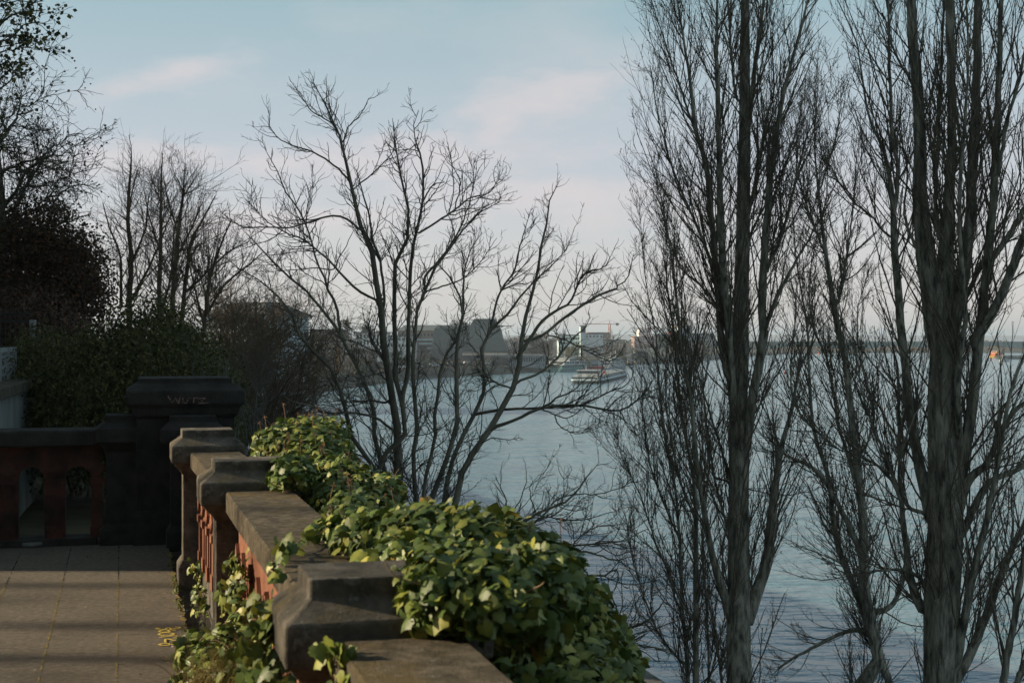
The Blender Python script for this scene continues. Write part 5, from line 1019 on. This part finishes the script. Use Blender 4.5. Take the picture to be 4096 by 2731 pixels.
x, Y = PX(2462, 0, 700)[0], 700; o = MB().cyl((x, Y, WZ+2), (x, Y, PX(0, 1400, 700)[2]), .35, .2, 6).build('flagpole', M['hull_white']); tag(o, 'tall pale flagpole behind the white excursion ship', 'flagpole')

# parked cars along the promenade
def car(label, mt):
    r_ = thing('parked_car', label, 'car', (0, 0, 0), 'cars parked along the promenade'); prof = [(-2.1, .35), (-2.1, .85), (-1.4, .95), (-.9, 1.42), (.7, 1.42), (1.2, .95), (2.1, .8), (2.1, .35)]
    MB().prism([[(x, -.85, z) for x, z in prof], [(x, .85, z) for x, z in prof]]).build('body', M[mt], r_)
    MB().prism([[(x, -.87, z) for x, z in ((-1.2, .97), (-.85, 1.34), (.65, 1.34), (1.05, .97))], [(x, .87, z) for x, z in ((-1.2, .97), (-.85, 1.34), (.65, 1.34), (1.05, .97))]]).build('window', M['window_glass'], r_)
    for x in (-1.3, 1.3):
        for yy in (-.8, .8): MB().cyl((x, yy-.1, .33), (x, yy+.1, .33), .33, n=12).build('wheel', M['tyre_rubber'], r_)
    return r_
cars = [car('pale car parked on the far promenade below the long hall', 'car_paint_light'), car('dark car parked on the far promenade below the long hall', 'car_paint_dark')]
rc = random.Random(12); xs = []
for i in range(12):
    src = cars[i % 2]; o = src if i < 2 else copy_tree(src); sx = 1600+i*34+rc.uniform(-6, 6); Yw = float(np.interp(sx, [p[0] for p in wl_pts], [p[1] for p in wl_pts])); Yc = Yw+26; o.location = (PX(sx, 0, Yc)[0], Yc, WZ+3.45); o.rotation_euler.z = rc.uniform(-.1, .1)+(math.pi if rc.random() < .5 else 0)+.35
    o["label"] = ('pale' if i % 2 == 0 else 'dark')+' car parked on the far promenade, '+['below the white office block', 'below the middle trunks', 'below the long hall', 'left of the glass pavilion', 'in front of the glass pavilion', 'right of the glass pavilion'][i//2]

# far trees: a few kinds, copied along the bank
def far_tree(name, kind, seed, tm, h=11):
    rng = np.random.default_rng(seed); root = thing(name, None, None); del_cat(root)
    P = np.array([[(rng.normal()*.05*k, rng.normal()*.05*k, h*.75*k/7) for k in range(8)]]); R = np.linspace(.28, .07, 8)[None]
    br = grow(rng, (P, R), 26, tr=(.25, 1), ln=(2.2, 4.5), ang=(30, 65), up=.5, n=6, rr=.55, rmin=.05)
    v, q = tubes([(P, R, 6), (br[0], br[1], 4)]); mk('trunk', v, q, M['bark'], root, True)
    cl = [(np.array([rng.normal()*h*.16, rng.normal()*h*.16, h*rng.uniform(.25, .88)]), h*rng.uniform(.10, .19)) for _ in range(16)]
    n = 2600 if kind == 'bare' else 3600; i = rng.integers(0, 16, n); C = np.array([c[0] for c in cl])[i]+norm(rng.standard_normal((n, 3)))*(np.array([c[1] for c in cl])[i]*rng.uniform(.3, 1.15, n))[:, None]*[[1, 1, .9]]
    if kind == 'bare': v, f, a = quadleaf(C, rng.standard_normal((n, 3)), rng.standard_normal((n, 3))+[0, 0, 1.5], rng.uniform(.4, 1.1, n), rng.random(n), .07)
    else: v, f, a = quadleaf(C, rng.standard_normal((n, 3)), rng.standard_normal((n, 3)), rng.uniform(.18, .5, n), rng.random(n), .7)
    mk('crown', v, f, tm, root, False, a); return root
def tm(name, a, b, c): M[name] = mat(name, a, .9, .1, tint=[(0, a), (.5, b), (1, c)]); return M[name]
kinds = [('bare_tree', 'bare', tm('far_brown_twigs', (.05, .04, .035), (.085, .07, .06), (.14, .11, .09)), 'brown bare tree'), ('willow_tree', 'leaf', tm('far_olive_leaf', (.07, .07, .03), (.13, .12, .04), (.19, .16, .05)), 'olive yellow tree'),
         ('conifer', 'leaf', tm('far_dark_leaf', (.02, .035, .03), (.035, .055, .045), (.06, .08, .06)), 'dark green tree'), ('sunlit_tree', 'leaf', tm('far_sunlit_leaf', (.12, .085, .05), (.21, .145, .09), (.30, .20, .12)), 'brown tree coloured as sunlit')]  # last kind has low sunlight put into its leaf colour
protos = {}
spots = []
# sx, base sy, Y, height, kind, place
for sx, Y, h, k, pl in [
 (1130, 420, 15, 0, 'above the near bank behind the thicket'), (1180, 450, 13, 0, 'left of the brown flat roofed house'), (1225, 470, 14, 0, 'touching the brown flat roofed house'), (1180, 380, 10, 2, 'low by the water left of the brown house'), (1250, 400, 9, 0, 'on the bank below the brown house'), (1300, 420, 9, 0, 'before the low white house'), (1335, 700, 18, 2, 'on the skyline above the low white house'), (1390, 440, 9, 0, 'right of the orange wall tower'), (1440, 470, 12, 2, 'before the left corner of the white office block'), (1475, 465, 11, 0, 'below the middle of the white office block'), (1500, 470, 13, 2, 'before the right windows of the office block'),
 (1478, 760, 22, 2, 'on the skyline over the white office block'), (1400, 430, 7, 0, 'on the promenade under the orange tower'), (1540, 480, 8, 0, 'on the promenade right of the white office block'), (1590, 500, 8, 2, 'at the left foot of the long hall'), (1640, 520, 9, 2, 'before the pale terraces of the long hall'), (1700, 530, 7, 0, 'below the terraces of the long hall'), (1760, 545, 7, 0, 'between the long hall and the theatre block'), (1852, 700, 22, 2, 'beside the top left corner of the theatre block'), (1960, 565, 8, 0, 'at the foot of the theatre block'),
 (2030, 640, 17, 0, 'right behind the theatre block'), (2065, 660, 16, 0, 'right of the theatre block'), (2100, 650, 17, 0, 'between the theatre and the sunlit trees'), (2140, 640, 18, 3, 'left of the pair of sunlit trees'), (2175, 645, 19, 3, 'right of the pair of sunlit trees'), (2205, 655, 16, 0, 'just right of the sunlit trees'), (2120, 600, 7, 2, 'low on the quay left of the turquoise ship'), (2180, 610, 7, 2, 'low on the quay behind the landing stage'),
 (2265, 690, 13, 1, 'before the modern office slab'), (2310, 690, 15, 1, 'before the tower slab, the largest olive one'), (2345, 700, 11, 0, 'right of the olive trees behind the ships'), (2385, 720, 12, 0, 'behind the red workboat'), (2425, 740, 12, 0, 'behind the white excursion ship'), (2462, 760, 15, 0, 'left of the stone arch'), (2490, 780, 15, 0, 'touching the stone arch on its left'), (2440, 900, 24, 0, 'on the skyline right of the crane'), (2520, 850, 16, 0, 'above the stone arch'), (2560, 860, 17, 0, 'over the crown of the stone arch'),
 (2600, 870, 17, 0, 'right above the stone arch'), (2650, 880, 16, 2, 'behind the lowest twigs of the young poplar'), (2700, 900, 18, 0, 'between the young poplar stems'), (2740, 900, 17, 2, 'below the bluish tower'), (2790, 920, 20, 0, 'below the dark roofed block'), (2840, 940, 18, 0, 'left of the main poplar trunk'), (2900, 980, 17, 2, 'behind the main poplar trunk'), (2960, 1040, 16, 0, 'right behind the main poplar trunk'), (3020, 1090, 15, 2, 'right of the main poplar trunk by the bridge')]:
    spots.append((sx, Y, h, k, pl))
TOPS = [1330, 1340, 1330, 1400, 1400, 1405, 1285, 1410, 1395, 1385, 1398, 1302, 1425, 1420, 1405, 1415, 1430, 1430, 1290, 1420, 1345, 1340, 1340, 1335, 1335, 1345, 1445, 1440, 1385, 1375, 1385, 1380, 1385, 1370, 1360, 1325, 1355, 1355, 1355, 1350, 1360, 1365, 1360, 1365, 1360, 1368, 1370]
for (sx, Y, h, k, pl), ty in zip(spots, TOPS):
    nm, kd, m_, ad = kinds[k]; v_ = int(sx) % 2; key = (k, v_)
    if key not in protos: protos[key] = far_tree(nm, kd, 200+k*10+v_, m_); o = protos[key]
    else: o = copy_tree(protos[key])
    zb = WZ+3.2; o.location = (PX(sx, 0, Y)[0], Y, zb); s = max(.25, (PX(0, ty, Y)[2]-zb)/10.5); sw = s*(1.3 if s < .9 else 1.0); o.scale = (sw, sw, s); o.rotation_euler.z = sx*1.7 % 6.28
    tag(o, ad+' over the water, '+pl, 'tree', 'trees on the far bank')
rb = random.Random(44)
for i in range(34):
    sx = 1420+i*24+rb.uniform(-8, 8); Yw = float(np.interp(sx, [p[0] for p in wl_pts], [p[1] for p in wl_pts])); Y = Yw+21+rb.uniform(0, 14)
    o = copy_tree(protos[(2, rb.randint(0, 1))] if rb.random() < .65 else protos[(0, rb.randint(0, 1))]); o.name = 'promenade_bush'; s = rb.uniform(.22, .42)
    o.location = (PX(sx, 0, Y)[0], Y, WZ+3.0-2*s); o.scale = (s*2.2, s*1.6, s); o.rotation_euler.z = rb.uniform(0, 6); tag(o, 'low dark bush in the row along the far promenade', 'bush', 'low bushes along the far promenade')
# wooded shore under the bridge at the far right
rng = np.random.default_rng(300); n = 26000; X = rng.uniform(250, 640, n); Yv = 1330+rng.uniform(0, 120, n); hgt = 7+2.0*np.sin(X*.045)+1.5*np.sin(X*.11+1)
C = np.stack([X, Yv, WZ+1+hgt*rng.uniform(0, 1, n)**.7], 1); v, f, a = quadleaf(C, rng.standard_normal((n, 3)), rng.standard_normal((n, 3))+[0, 0, .8], rng.uniform(.8, 2.2, n), rng.random(n), .5)
M['far_wood'] = mat('far_wood', (.15, .11, .08), .95, .05, tint=[(0, (.09, .075, .06)), (.6, (.15, .115, .085)), (1, (.24, .15, .09))]); o = mk('far_woodland', v, f, M['far_wood'], None, False, a); tag(o, 'far brown woodland along the opposite shore under the bridge', 'woodland', kind='stuff')

# ------------------------------------------------------------------ outside the frame on the left: what shades the far end
root = thing('town_villa', 'tall pale villa left of the terrace, outside the picture, throwing the long shade', 'building', (-7.5, 10.3, 0))
cr_ = [(-6.6, 10.06), (-19.1, 45), (-38.6, 45), (-26, 10.06)]
MB().prism([[(x, y, z) for x, y in cr_] for z in (-.2, 18.5)]).build('wall', M['beige_render'], root)
MB().prism([[(x, y, 18.51) for x, y in cr_], [(-12, 14, 20.5), (-22, 41, 20.5), (-35, 41, 20.5), (-25, 14, 20.5)]]).build('roof', M['roof_grey'], root)
dx, dy = (-24.5+6.6), 49.94; ll = math.hypot(dx, dy); ux, uy = dx/ll, dy/ll
root = thing('sky_blocker', 'unseen dark brick block added behind the camera to keep sky light off the near stone', 'building', (-6, -6, 0))  # added out of view to cut sky light on faces turned toward the camera
boxo('wall', M['brown_brick'], root, -18, 5, -14, -5, -.2, 12); boxo('roof', M['roof_grey'], root, -18.5, 5.5, -14.5, -4.5, 12.01, 12.6)
for x in (-13, -9, -5, -1): boxo('window', M['window_glass'], root, x, x+1.3, -5.1, -4.94, 1.2, 3.4)
root = bpy.data.objects['town_villa']
for i in range(8):
    for z in (1.5, 5.5, 9.5, 13.5):
        u = 2+i*4.2; m_ = MB(); m_.box(0, 1.4, -.05, .12, z, z+2.2, lambda a, b, c: (-6.6+ux*(u+a)+uy*b, 10.06+uy*(u+a)-ux*b, c)); m_.build('window', M['window_glass'], root)
for i, (x, y, h, lb) in enumerate(((-34, 8.7, 17, 'bare garden tree far left outside the picture, nearest the villa'), (-30, 7.3, 16, 'bare garden tree left outside the picture, middle of three'), (-38, 6.3, 18, 'bare garden tree left outside the picture, farthest of three'))):
    P_ = (x, y, -.1)
    tree('garden_tree', lb, None, y, 400+i, M['bark'], M['twig'], [dict(count=45, tr=(.3, 1), ln=(1, 3), ang=(30, 60), up=.4, wig=.12, n=8, rr=.6, rmin=.012, tip=.4, sides=4)],
         P_, 'bare garden trees outside the frame', extra=fan(P_, h, .10, 5, .13), n=16)
# ------------------------------------------------------------------ the air
hz = boxo('haze', None, None, -4200, 9800, -450, 12500, WZ-16, 45)
hm = bpy.data.materials.new('haze_air'); hm.use_nodes = True; t = hm.node_tree; t.nodes.clear()
vo = t.nodes.new('ShaderNodeVolumePrincipled'); mo = t.nodes.new('ShaderNodeOutputMaterial'); vo.inputs['Color'].default_value = (.70, .86, 1.0, 1); vo.inputs['Density'].default_value = .00020; vo.inputs['Anisotropy'].default_value = .2
t.links.new(vo.outputs[0], mo.inputs['Volume']); hz.data.materials.clear(); hz.data.materials.append(hm); tag(hz, kind='stuff', label='thin pale haze lying over the river and town')
print('objects', len(bpy.data.objects), 'polys', sum(len(o.data.polygons) for o in bpy.data.objects if o.type == 'MESH'))
